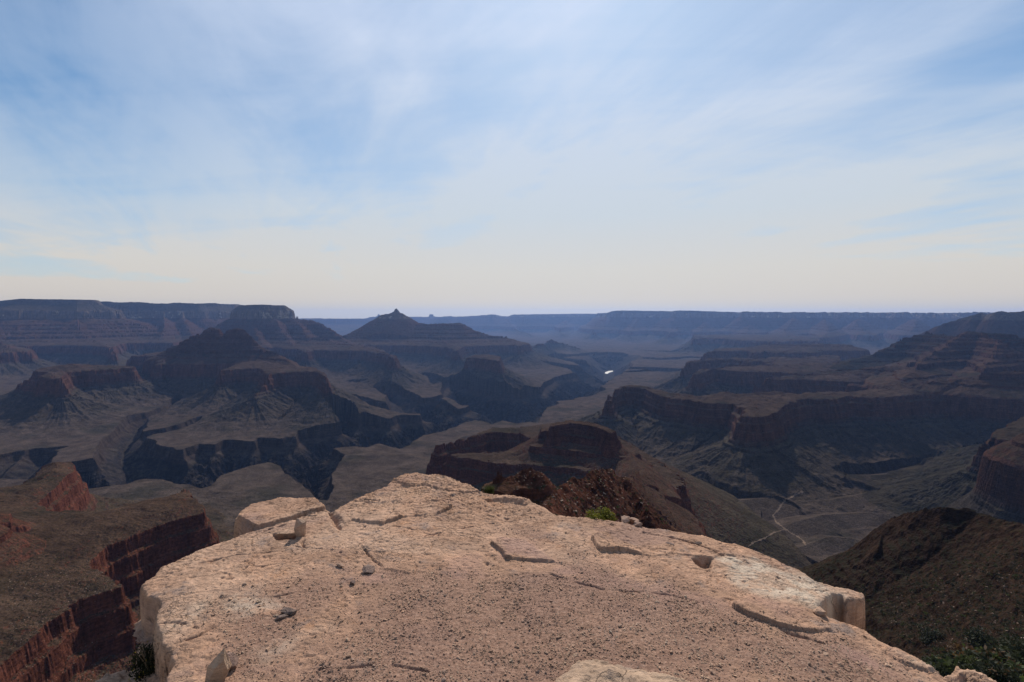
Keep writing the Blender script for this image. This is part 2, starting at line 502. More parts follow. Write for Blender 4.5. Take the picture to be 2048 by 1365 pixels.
# --- right half benches
land('b1', 'mesa', 'hazy mesa bench below the far right rim, farthest of the stepped benches')
poly('b1', [(1402, 712), (1412, 707), (1425, 703), (1460, 702), (1498, 702), (1512, 708), (1528, 702), (1560, 706), (1620, 706), (1680, 700), (1700, 690), (1620, 688), (1530, 690), (1480, 697), (1430, 698)], inside=0.15)
ridge('b1', [(1530, 687, 8400), (1570, 687, 8200), (1640, 686, 8000), (1700, 688, 8000)])
land('b2', 'mesa', 'dark mesa bench right of the river, second behind the big mesa')
poly('b2', [(1366, 729), (1380, 724), (1400, 721.5), (1440, 721), (1500, 724), (1545, 729), (1600, 728), (1680, 722), (1680, 712), (1560, 714), (1500, 716), (1420, 717)], inside=0.15)
ridge('b2', [(1565, 719, 6000), (1575, 713, 6000), (1585, 719, 6000)], rough=0.3)
land('b3', 'mesa', 'blunt mesa prow with a straight left cliff, behind the big mesa')
poly('b3', [(1388, 748), (1400, 739), (1420, 737.5), (1440, 738), (1480, 742), (1560, 744), (1610, 748), (1650, 742), (1720, 735), (1720, 724), (1600, 730), (1520, 733), (1440, 734)])
poly('b3', [(1508, 764), (1522, 760), (1540, 758), (1600, 758), (1660, 761), (1730, 763), (1760, 752), (1700, 748), (1620, 752), (1540, 755)])
land('mb', 'mesa', 'big dark mesa with a shadowed prow and long cliff on the right')
poly('mb', [(1215, 790), (1222, 783), (1245, 774.5), (1270, 773), (1292, 777), (1312, 787), (1335, 794), (1375, 798), (1400, 803), (1440, 806), (1462, 808), (1474, 816), (1478, 829), (1495, 832), (1525, 832), (1556, 823), (1562, 812), (1585, 803), (1620, 797), (1660, 798), (1700, 793), (1760, 794), (1850, 788), (1930, 790), (2000, 796), (2048, 800), (2300, 780), (2300, 700), (1900, 745), (1700, 779), (1560, 786), (1450, 789), (1390, 790), (1340, 784), (1300, 773), (1262, 769), (1230, 777)], rough=0.5, inside=0.2)
ridge('mb', [(1440, 785, 3350), (1455, 782, 3350), (1480, 786, 3350), (1560, 780, 3500)], rough=0.3)
ridge('mb', [(1935, 660, 4800), (1900, 688, 4600), (1852, 714, 4350), (1830, 738, 4000), (1800, 760, 3700)], rough=0.7)
ridge('mb', [(1935, 660, 4800), (1960, 664, 4750), (2000, 680, 4400), (1990, 710, 4100), (1960, 745, 3700)], rough=0.7)
ridge('mb', [(1700, 765, 3900), (1760, 768, 3700), (1840, 764, 3600), (1930, 754, 3500), (2048, 738, 3400), (2200, 725, 3300)], rough=0.7, kk=1.5)
ridge('mb', [(1640, 742, 4600), (1700, 737, 4500), (1780, 727, 4400), (1840, 722, 4300)], rough=0.7, kk=1.4)
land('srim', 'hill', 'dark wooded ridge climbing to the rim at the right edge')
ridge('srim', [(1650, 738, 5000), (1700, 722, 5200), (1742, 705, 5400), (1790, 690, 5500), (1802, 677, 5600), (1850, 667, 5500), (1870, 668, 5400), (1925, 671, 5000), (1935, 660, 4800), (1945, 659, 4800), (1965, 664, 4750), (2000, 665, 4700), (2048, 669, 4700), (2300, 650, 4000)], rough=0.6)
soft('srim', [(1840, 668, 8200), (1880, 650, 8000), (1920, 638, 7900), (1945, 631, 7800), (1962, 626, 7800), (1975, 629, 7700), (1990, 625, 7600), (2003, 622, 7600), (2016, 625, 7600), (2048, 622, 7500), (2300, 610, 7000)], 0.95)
land('rbutte', 'butte', 'near black butte shoulder at the right edge above the scrub valley')
poly('rbutte', [(1965, 874), (1985, 872), (2010, 880), (2060, 890), (2200, 920), (2500, 900), (2300, 830), (2100, 815), (2048, 832), (1995, 856)], rough=0.5)
ridge('rbutte', [(2080, 800, 1900), (2150, 760, 1800), (2400, 700, 1700)], rough=0.5, kk=2.5)
# --- centre front
land('mo', 'butte', 'flat layered butte on a red-walled bench, centre, just beyond the ledge')
poly('mo', [(893, 906), (908, 911), (925, 912), (960, 918), (1000, 926), (1050, 926), (1100, 931), (1180, 941), (1235, 957), (1290, 975), (1325, 985), (1372, 968), (1368, 950), (1330, 925), (1280, 895), (1240, 868), (1190, 848), (1120, 840), (1085, 845), (1040, 851), (985, 852), (975, 856), (940, 868), (915, 874), (868, 886), (874, 890), (918, 879), (950, 873), (982, 861), (1040, 865), (1070, 879), (1055, 889), (960, 901), (900, 903)], rough=0.2, inside=0.1)
cap('mo', [(1078, 865), (1092, 862), (1110, 868), (1150, 873), (1200, 880), (1233, 887), (1238, 880), (1225, 866), (1190, 858), (1120, 852), (1085, 856)], -464, 24, 0.6)
cap('mo', [(1062, 894), (1110, 898), (1160, 903), (1210, 910), (1250, 916), (1278, 908), (1244, 878), (1120, 862), (1078, 870)], -503, 20, 0.5)
cap('mo', [(1098, 853), (1140, 847), (1190, 853), (1222, 867), (1229, 862), (1190, 846), (1140, 841), (1104, 848)], -426, 13, 3.0)
ridge('mo', [(1236, 885, 1900), (1262, 905, 1750), (1290, 930, 1550), (1278, 945, 1300), (1250, 965, 1000)], rough=0.3, kk=2.0)
land('spur', 'hill', 'red rubbly knolls just past the ledge')
soft('spur', [(1250, 965, 1000), (1238, 965, 700), (1222, 950, 500), (1205, 946, 470), (1188, 950, 440), (1150, 964, 400), (1120, 985, 350), (1090, 1010, 300)], 0.95)
soft('spur', [(1076, 954, 352), (1062, 952, 356), (1045, 952.5, 360), (1015, 962, 350), (985, 974, 340)], 0.9)
soft('spur', [(1222, 950, 500), (1246, 962, 500), (1275, 1000, 460), (1300, 1040, 420)], 1.0)
# --- left front
land('lspur', 'hill', 'red cliff-edged spur at lower left with lit cliff faces')
poly('lspur', [(38, 968), (70, 945), (82, 928), (112, 922), (140, 919), (151, 925), (149, 936), (130, 952), (105, 978), (74, 1002), (112, 1018), (200, 1018), (300, 995), (352, 984), (366, 972), (380, 974), (388, 990), (404, 1006), (409, 1019), (370, 1031), (310, 1047), (260, 1070), (212, 1087), (178, 1120), (182, 1130), (215, 1140), (244, 1158), (241, 1168), (182, 1187), (150, 1202), (100, 1240), (60, 1273), (20, 1302), (-100, 1420), (-600, 1500), (-1200, 1000), (-200, 985)], rough=0.32, inside=0.55)
ridge('lspur', [(-20, 1012, 1150), (-60, 1005, 1050), (-250, 1040, 900), (-600, 1080, 700)], rough=0.4, kk=2.4)
# --- right front
soft('lspur', [(-120, 1345, 780), (60, 1336, 850), (150, 1322, 905), (215, 1300, 955), (262, 1275, 1010)], 0.55)
land('rhill', 'hill', 'near hillside dotted with scrub and pale boulders at lower right')
soft('rhill', [(2500, 1150, 300), (2300, 1130, 380), (2150, 1090, 460), (2048, 1052, 540), (1960, 1029, 600), (1925, 1021, 612)], 0.84)
soft('rhill', [(1960, 1029, 600), (1895, 1017, 620), (1850, 1020, 640), (1806, 1028, 670), (1778, 1040, 690), (1764, 1070, 680), (1757, 1098, 640)], 1.3)
soft('rhill', [(1920, 1375, 30), (1960, 1345, 55), (2000, 1322, 85), (2100, 1300, 130), (2300, 1290, 180)], 0.85)
land('head', 'hill', 'steep slope falling away under the ledge')
soft3('head', [(0, -600, -5), (0, -60, -5), (0, 1, -6)], 1.9)

# inner gorge, traced along its rim on the level of the platform
ZT = -918.0
GORGE = [(-300, 930), (-100, 915), (60, 930), (150, 925), (230, 915), (262, 912), (285, 905), (330, 908), (362, 911), (368, 905), (398, 893), (430, 896), (446, 887), (470, 888), (508, 890), (515, 883), (555, 885), (592, 885), (595, 873), (640, 867), (680, 861), (668, 853), (646, 846), (672, 839), (690, 829), (703, 834), (718, 851), (730, 844), (780, 847), (800, 837), (842, 836), (838, 826), (802, 815), (806, 795), (845, 797), (886, 795), (880, 788), (886, 776), (900, 764), (925, 772), (945, 778), (980, 786), (1000, 790), (1040, 793), (1060, 786), (1082, 783), (1085, 772), (1103, 764), (1108, 758), (1150, 750), (1168, 747), (1166, 736), (1172, 722), (1178, 710), (1215, 706), (1256, 709), (1262, 722), (1258, 736), (1250, 746), (1238, 753), (1222, 762), (1200, 776), (1212, 784), (1190, 793), (1165, 797), (1146, 801), (1150, 804), (1114, 809), (1120, 815), (1094, 822), (1083, 836), (1078, 850), (1030, 851), (1005, 846), (984, 853), (970, 848), (950, 843), (890, 866), (846, 871), (826, 884), (820, 896), (800, 903), (757, 895), (738, 903), (690, 905), (666, 908), (690, 918), (680, 935), (664, 955), (668, 985), (655, 1015), (635, 1010), (605, 978), (574, 958), (563, 944), (540, 936), (500, 946), (440, 966), (425, 985), (405, 992), (350, 978), (330, 971), (290, 969), (240, 983), (190, 987), (150, 990), (60, 960), (-100, 960), (-300, 980)]
gorge_p = np.array([P(u, v, ZT)[:2] for u, v in GORGE])
OUTLIER = [(880, 801), (895, 800), (925, 812), (942, 813), (920, 818)]
# side drainages cut into the platform: (pixel u, v on the platform, depth of the floor below it)
DRAINS = [
    ([(360, 800, 20), (330, 822, 50), (275, 838, 85), (262, 855, 110), (246, 872, 130), (243, 886, 150), (262, 905, 220), (280, 925, 330)], 1.0),
    ([(395, 842, 15), (370, 853, 60), (335, 862, 80), (285, 868, 100), (262, 874, 120)], 0.8),
    ([(120, 893, 40), (80, 900, 110), (50, 915, 150), (0, 940, 220), (-100, 945, 300)], 0.9),
    ([(30, 905, 60), (10, 912, 90), (-20, 925, 130)], 0.8),
    ([(1200, 705, 60), (1140, 712, 140), (1100, 716, 200), (1180, 725, 300), (1205, 733, 370)], 0.8),
    ([(1075, 730, 60), (1120, 732, 160), (1165, 738, 260), (1190, 745, 330)], 0.8),
    ([(640, 790, 30), (690, 800, 90), (740, 812, 130), (790, 815, 180), (830, 818, 250)], 0.8),
    ([(700, 765, 40), (760, 775, 100), (800, 790, 150), (830, 810, 250)], 0.8),
    ([(845, 750, 40), (870, 758, 90), (888, 772, 150)], 0.8),
    ([(1980, 880, 20), (1900, 905, 50), (1830, 933, 70), (1760, 942, 80), (1700, 944, 90), (1672, 952, 95), (1645, 972, 90), (1600, 986, 80), (1540, 992, 75), (1480, 988, 75), (1430, 984, 80), (1402, 962, 90), (1375, 940, 90)], 0.8, -870.0),
    ([(1720, 1085, 30), (1660, 1066, 70), (1600, 1045, 80), (1562, 1016, 80), (1500, 1002, 80), (1450, 990, 80)], 0.9, -870.0),
    ([(1830, 1000, 15), (1770, 990, 40), (1700, 975, 60), (1650, 972, 80)], 0.7, -870.0),
    ([(1620, 1125, 20), (1560, 1085, 40), (1548, 1045, 60), (1558, 1022, 75)], 0.9, -870.0),
    ([(1250, 745, 40), (1300, 742, 120), (1360, 745, 160), (1290, 735, 220), (1230, 738, 330)], 0.7),
    ([(1270, 715, 60), (1330, 718, 150), (1400, 716, 150)], 0.7),
    ([(1280, 700, 60), (1350, 706, 150), (1420, 695, 150)], 0.7),
    ([(575, 880, 40), (592, 893, 160)], 0.9),
]

# polar survey grid, finest where the land is nearest
NA = 1640
az = np.linspace(R(-60), R(60), NA)
_seg = [(7.0, 300.0, 260), (300.0, 900.0, 300), (900.0, 9500.0, 1380), (9500.0, 20000.0, 300), (20000.0, 32500.0, 120)]
rr = np.exp(np.concatenate([np.linspace(math.log(a), math.log(b), n, endpoint=False) for a, b, n in _seg]))
NR = len(rr)
HA, HR = NA // 2, NR // 2
az_h = np.linspace(az[0], az[-1], HA)
ri = np.linspace(0, NR - 1, HR)
rr_h = np.interp(ri, np.arange(NR), rr)
A_h, R_h = np.meshgrid(az_h, rr_h)
X_h = (R_h * np.sin(A_h)).astype(np.float32).ravel()
Y_h = (R_h * np.cos(A_h)).astype(np.float32).ravel()


def seg_scan(px, py, p, s, closed):
    """nearest point of a chain: returns min over segments of (s + k d) ingredients, winding"""
    n = len(p)
    best = np.full(px.shape, 1e9, np.float32)
    bs = np.zeros_like(px)
    bx = np.zeros_like(px)
    by = np.zeros_like(px)
    inside = np.zeros(px.shape, bool)
    for i in range(n if closed else n - 1):
        j = (i + 1) % n
        ax, ay, cx, cy = p[i][0], p[i][1], p[j][0], p[j][1]
        dx, dy = cx - ax, cy - ay
        L2 = dx * dx + dy * dy + 1e-9
        t = np.clip(((px - ax) * dx + (py - ay) * dy) / L2, 0, 1)
        qx, qy = ax + t * dx, ay + t * dy
        d = np.hypot(px - qx, py - qy)
        sv = s[i] + t * (s[j] - s[i])
        val = d if closed else d + sv
        m = val < best
        best[m] = val[m]
        bs[m] = sv[m]
        bx[m] = qx[m]
        by[m] = qy[m]
        if closed:
            cond = (ay > py) != (cy > py)
            xi = (cx - ax) * (py - ay) / (cy - ay + 1e-12) + ax
            inside ^= cond & (px < xi)
    d = np.hypot(px - bx, py - by)
    return d, bs, bx, by, inside


field = np.full(X_h.shape, 9000.0, np.float32)
QX = X_h.copy()
QY = Y_h.copy()
LID = np.zeros(X_h.shape, np.int16)
ROUGH = np.ones(X_h.shape, np.float32)
LG = np.float32(420.0)
for f in features:
    p = f['p']
    reach = 3500.0
    lo, hi = p.min(0) - reach, p.max(0) + reach
    idx = np.nonzero((X_h > lo[0]) & (X_h < hi[0]) & (Y_h > lo[1]) & (Y_h < hi[1]))[0]
    if len(idx) == 0:
        continue
    px, py = X_h[idx], Y_h[idx]
    d, bs, bx, by, ins = seg_scan(px, py, p, f['s'], f['closed'])
    val = bs + np.where(ins, -d * f['inside'], d * f['k'])
    m = val < field[idx]
    im = idx[m]
    field[im] = val[m]
    sg = np.where(ins[m], -1.0, 1.0)
    dm = np.maximum(d[m], 1e-3)
    QX[im] = bx[m] + (px[m] - bx[m]) / dm * sg * LG
    QY[im] = by[m] + (py[m] - by[m]) / dm * sg * LG
    LID[im] = LANDS[f['land']][0]
    ROUGH[im] = f['rough']
dg, _, gx, gy, gin = seg_scan(X_h, Y_h, gorge_p, np.zeros(len(gorge_p)), True)
out_p = np.array([P(u, v, ZT)[:2] for u, v in OUTLIER])
do, _, _, _, oin = seg_scan(X_h, Y_h, out_p, np.zeros(len(out_p)), True)
SG = np.where(gin, dg, -dg)                        # positive inside the gorge
SG = np.minimum(SG, np.where(oin, -do, do))        # the outlier stands inside it
dgm = np.maximum(dg, 1e-3)
GQX = gx + (X_h - gx) / dgm * 120 * np.where(gin, 1, -1)
GQY = gy + (Y_h - gy) / dgm * 120 * np.where(gin, 1, -1)
DCUT = []
for pts, kk, *zb in DRAINS:
    zb = zb[0] if zb else -900.0
    p = np.array([P(u, v, zb)[:2] for u, v, _ in pts])
    dep = np.array([float(t[2]) for t in pts])
    d, fl, _, _, _ = seg_scan(X_h, Y_h, p, np.zeros(len(p)), False)
    # interpolate the floor depth by re-scanning with depth as the carried value
    best = np.full(X_h.shape, 1e9, np.float32)
    fd = np.zeros_like(X_h)
    for i in range(len(p) - 1):
        dx, dy = p[i + 1] - p[i]
        t = np.clip(((X_h - p[i][0]) * dx + (Y_h - p[i][1]) * dy) / (dx * dx + dy * dy + 1e-9), 0, 1)
        dd = np.hypot(X_h - p[i][0] - t * dx, Y_h - p[i][1] - t * dy)
        mm = dd < best
        best[mm] = dd[mm]
        fd[mm] = (dep[i] + t * (dep[i + 1] - dep[i]))[mm]
    DCUT.append((best, fd, kk, zb - 4))


def up(a):
    """half-resolution field -> full grid, bilinear"""
    a = a.reshape(HR, HA)
    fi = np.linspace(0, HR - 1, NR)
    i0 = np.minimum(fi.astype(int), HR - 2)
    t = (fi - i0).astype(np.float32)[:, None]
    a = a[i0] * (1 - t) + a[i0 + 1] * t
    fj = np.linspace(0, HA - 1, NA)
    j0 = np.minimum(fj.astype(int), HA - 2)
    t = (fj - j0).astype(np.float32)[None, :]
    return a[:, j0] * (1 - t) + a[:, j0 + 1] * t


A_, R_ = np.meshgrid(az, rr)
X = (R_ * np.sin(A_)).astype(np.float32)
Y = (R_ * np.cos(A_)).astype(np.float32)
s = up(field)
qx, qy = up(QX), up(QY)
rough = up(ROUGH)
calm = 0.18 + 0.82 * sstep(60, 240, s)
rough = rough * calm
sc = np.clip(R_ / 3500.0, 0.25, 2.4).astype(np.float32)       # features far off are also the larger ones
talus = sstep(1090, 1250, s) * (1 - sstep(1700, 2300, s))
upper = 1 - sstep(1040, 1090, s)
# cliff line irregularities: buttresses and alcoves
s = s + rough * sc * 26 * fbm(X / 330, Y / 330, 5, 3, 0.55)
s = s + rough * 20 * sc * fbm(qx / 170, qy / 170, 5, 11, 0.62)
s = s + np.clip(rough * 1.5, 0.2, 1) * 7.0 * fbm(X / 45, Y / 45, 3, 31)
nr = 1 - sstep(1800, 3600, R_)
s = s + nr * np.clip(rough * 2.2, 0.3, 1) * (1.5 * fbm(qx / 38, qy / 38, 3, 35, 0.6) + 6.5 * fbm(X / 34, Y / 34, 4, 37, 0.6, True) + 3.0 * fbm(X / 8, Y / 8, 2, 39))
# gullies run straight down the slopes
gul = 1.15 * fbm(qx / 260, qy / 260, 3, 21, 0.5, True) + 0.38 * fbm(qx / 80, qy / 80, 4, 27, 0.6, True)
s = s - talus * (34 * gul + 10 * fbm(X / 60, Y / 60, 3, 44, 0.6, True)) * np.clip(R_ / 2500, 0.4, 1.6)
s = s + upper * rough * (5 + 9 * sstep(2500, 5000, R_)) * fbm(qx / 60, qy / 60, 4, 71, 0.6, True)
Z = S(s).astype(np.float32)
# level ground is not flat: swells, washes, rubble
lev = sstep(1500, 2100, s)
Z += lev * (30 * fbm(X / 800, Y / 800, 4, 51) + 17 * fbm(X / 420 + 0.5 * fbm(X / 300, Y / 300, 2, 53), Y / 420, 5, 57, 0.44, True) + 2.5 * fbm(X / 70, Y / 70, 4, 59, 0.6, True))
Z += (1 - lev) * 4.5 * np.clip(R_ / 1500, 0.35, 2) * fbm(X / 40, Y / 40, 4, 61)
Z -= 8
# the small layered caps with a clean cliff of their own
CAPID = np.zeros(Z.shape, np.int16)
for p2, z2, h2, lk, ap in caps:
    lo, hi = p2.min(0) - 500, p2.max(0) + 500
    bi = np.nonzero((X > lo[0]) & (X < hi[0]) & (Y > lo[1]) & (Y < hi[1]))
    xx, yy = X[bi], Y[bi]
    d, _, _, _, ins = seg_scan(xx, yy, p2, np.zeros(len(p2)), True)
    sd2 = np.where(ins, -d, d) + 9 * fbm(xx / 38, yy / 38, 4, 171, 0.6) + 3 * fbm(xx / 9, yy / 9, 2, 173)
    st = np.where(sd2 < h2 * 0.12, 0.45, 0.0)
    hh = np.where(sd2 < 0, z2 + 4 * fbm(xx / 20, yy / 20, 3, 175), z2 - np.interp(sd2, [0, h2 * .10, h2 * .22, h2 * .34, h2 * .34 + 3000], [0, h2 * .45, h2 * .52, h2, h2 + 3000 * ap]))
    m = hh > Z[bi]
    zz = Z[bi]
    zz[m] = hh[m]
    Z[bi] = zz
    cc = CAPID[bi]
    cc[m] = LANDS[lk][0]
    CAPID[bi] = cc
# inner gorge
sg = up(SG) + 16 * sc * fbm(X / 190, Y / 190, 4, 81, 0.6) + 6 * fbm(X / 40, Y / 40, 3, 85)
gq = fbm(up(GQX) / 120, up(GQY) / 120, 4, 91, 0.6, True)
depth = np.interp(sg, [0, 14, 40, 200, 420, 700, 2000], [0, 55, 75, 190, 300, 326, 332]).astype(np.float32)
rib = sstep(25, 140, sg) * (1 - sstep(420, 520, sg))
depth += rib * (-52 * gq + 24 * fbm(X / 55, Y / 55, 4, 95, 0.6, True))
depth = np.where(sg > 0, np.maximum(depth, 0), 0)
top = np.minimum(Z, ZT + 25)
Zg = np.where(sg > 0, np.minimum(Z, top - depth), Z)
gorge_mask = sg > 0
Z = Zg
# side drainages
wig = 18 * fbm(X / 120, Y / 120, 3, 101) + 8 * fbm(X / 35, Y / 35, 3, 105)
for best, fd, kk, base in DCUT:
    d = np.maximum(up(best) * 1.0 + wig * 1.1, 0)
    dep = up(fd)
    # V floor, then a short vertical rim
    rise = np.minimum(d * 0.85 * kk, dep * 0.6)
    wcl = dep * 0.6 / (0.85 * kk)
    rise = rise + np.clip((d - wcl) / 14.0, 0, 200) * 30.0
    cut = base - dep + rise + np.clip(1480 - s, 0, 2000) * 1.2
    Z = np.where(R_ > 900, np.minimum(Z, cut), Z)
Z = np.maximum(Z, -1246.0)
# the reach of the river that is open to view
rp = [P(u, v, -1238)[:2] for u, v in [(1209, 746.6), (1214, 748.6), (1219, 745.6), (1226, 743.6), (1226, 741.8), (1217, 742.6), (1212, 744.4)]]
river_p = np.array(rp)
lo, hi = river_p.min(0) - 2600, river_p.max(0) + 2600
bi = np.nonzero((X > lo[0]) & (X < hi[0]) & (Y > lo[1]) & (Y < hi[1]))
d, _, _, _, ins = seg_scan(X[bi], Y[bi], river_p, np.zeros(len(river_p)), True)
d = np.where(ins, 0, d)
zz = Z[bi]
cut = -1241 + np.maximum(d - 25, 0) * 0.55
# nothing between the eye and the water may rise above the sight line
az_b = np.arctan2(X[bi], Y[bi])
a_lo, a_hi = np.arctan2(river_p[:, 0], river_p[:, 1]).min() - 0.002, np.arctan2(river_p[:, 0], river_p[:, 1]).max() + 0.002
gate = np.clip(np.maximum(a_lo - az_b, az_b - a_hi), 0, 1) * R_[bi]
canyon = -1225 + gate * 0.9 + np.maximum(9300 - R_[bi], 0) * 0.6
zz = np.minimum(zz, np.where(R_[bi] < river_p[:, 1].max() + 200, np.minimum(cut, canyon), cut))
Z[bi] = zz
# far plains beyond the rims
far = sstep(24000, 30000, R_)
Z = np.where(s > 2400, Z * (1 - far) + far * -330, Z)
Z += far * 25 * fbm(X / 2500, Y / 2500, 3, 131)
# nearby slopes carry ledges and rubble
nearf = 1 - sstep(500, 1500, R_)
Z += nearf * (2.6 * fbm(X / 14, Y / 14, 4, 141, 0.6) + 5.0 * fbm(X / 45, Y / 45, 3, 147, 0.6, True)) * sstep(30, 150, R_)
# the near hillsides: plain steep scree slopes under a crest
SOFTID = np.zeros(Z.shape, np.int16)
nn = 5.0 * fbm(X / 42, Y / 42, 4, 151, 0.6, True) + 2.2 * fbm(X / 11, Y / 11, 4, 157, 0.6, True)
for q3, slope, lk in softs:
    reach = 300 + np.abs(q3[:, 2]).max() / slope * 1.3
    lo, hi = q3.min(0) - reach, q3.max(0) + reach
    bi = np.nonzero((X > lo[0]) & (X < hi[0]) & (Y > lo[1]) & (Y < hi[1]))
    Xn, Yn = X[bi], Y[bi]
    best = np.full(Xn.shape, -1e9, np.float32)
    for i in range(len(q3) - 1):
        a3, b3 = q3[i], q3[i + 1]
        dx, dy = b3[0] - a3[0], b3[1] - a3[1]
        t = np.clip(((Xn - a3[0]) * dx + (Yn - a3[1]) * dy) / (dx * dx + dy * dy + 1e-9), 0, 1)
        dd = np.hypot(Xn - a3[0] - t * dx, Yn - a3[1] - t * dy)
        best = np.maximum(best, a3[2] + t * (b3[2] - a3[2]) - slope * dd)
    best = best + nn[bi] * np.clip(R_[bi] / 350, 0.05, 1.6) * {'rhill': 0.55, 'floor': 0.22}.get(lk, 1.0)
    if lk == 'vishnu':
        w8 = best / 30.0
        best = best + 14 * fbm(Xn / 130, Yn / 130, 4, 165, 0.6) + 14 * (np.floor(w8) + sstep(0.0, 0.3, w8 - np.floor(w8)) - w8)
    if lk in ('spur', 'rhill', 'lspur'):
        # beds crop out as broken ledges
        w8 = best / 9.0 + 0.8 * fbm(Xn / 60, Yn / 60, 3, 163)
        best = best + (7.0 if lk == 'spur' else 1.6) * (np.floor(w8) + sstep(0.0, 0.22, w8 - np.floor(w8)) - w8) * sstep(-0.15, 0.25, fbm(Xn / 50, Yn / 50, 3, 167)) * sstep(100, 300, R_[bi])
    zz = Z[bi]
    m = best > zz
    zz[m] = best[m]
    Z[bi] = zz
    cc = SOFTID[bi]
    cc[m] = LANDS[lk][0]
    SOFTID[bi] = cc
# keep the ground well below the ledge
Z = np.minimum(Z, np.interp(R_, [0, 6, 9, 30, 120, 200], [-5, -6, -14, -40, -60, 9999]))

VT = np.stack([X.ravel(), Y.ravel(), Z.ravel()], 1)
gi = np.arange(NR * NA).reshape(NR, NA)
FT = np.stack([gi[:-1, :-1], gi[:-1, 1:], gi[1:, 1:], gi[1:, :-1]], -1).reshape(-1, 4)
# which landform each face belongs to
jj = np.linspace(0, HA - 1, NA).round().astype(int)
ii = np.linspace(0, HR - 1, NR).round().astype(int)
lid = LID.reshape(HR, HA)[ii][:, jj]
lid = np.where((s > 1520) | gorge_mask, 0, lid)
lid = np.where(CAPID > 0, CAPID, lid)
lid = np.where(SOFTID > 0, SOFTID, lid)
fl = lid[:-1, :-1].ravel()
fg = gorge_mask[:-1, :-1].ravel()
land('gorge', 'gorge', 'dark inner gorge sunk below the brown platform')
fl = np.where((fl == 0) & fg, LANDS['gorge'][0], fl)
for key, (i, name, label) in LANDS.items():
    sel = FT[fl == i]
    if len(sel) == 0:
        continue
    u, inv = np.unique(sel, return_inverse=True)
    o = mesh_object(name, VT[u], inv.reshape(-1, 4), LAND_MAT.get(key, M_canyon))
    tag(o, label, None, None, 'structure')


def ground(x, y):
    """height of the canyon terrain at a point"""
    r = math.hypot(x, y)
    a = math.atan2(x, y)
    fi = float(np.interp(r, rr, np.arange(NR)))
    fj = (a - az[0]) / (az[1] - az[0])
    i0, j0 = min(int(fi), NR - 2), min(max(int(fj), 0), NA - 2)
    t, q = fi - i0, fj - j0
    return float((Z[i0, j0] * (1 - t) + Z[i0 + 1, j0] * t) * (1 - q) + (Z[i0, j0 + 1] * (1 - t) + Z[i0 + 1, j0 + 1] * t) * q)

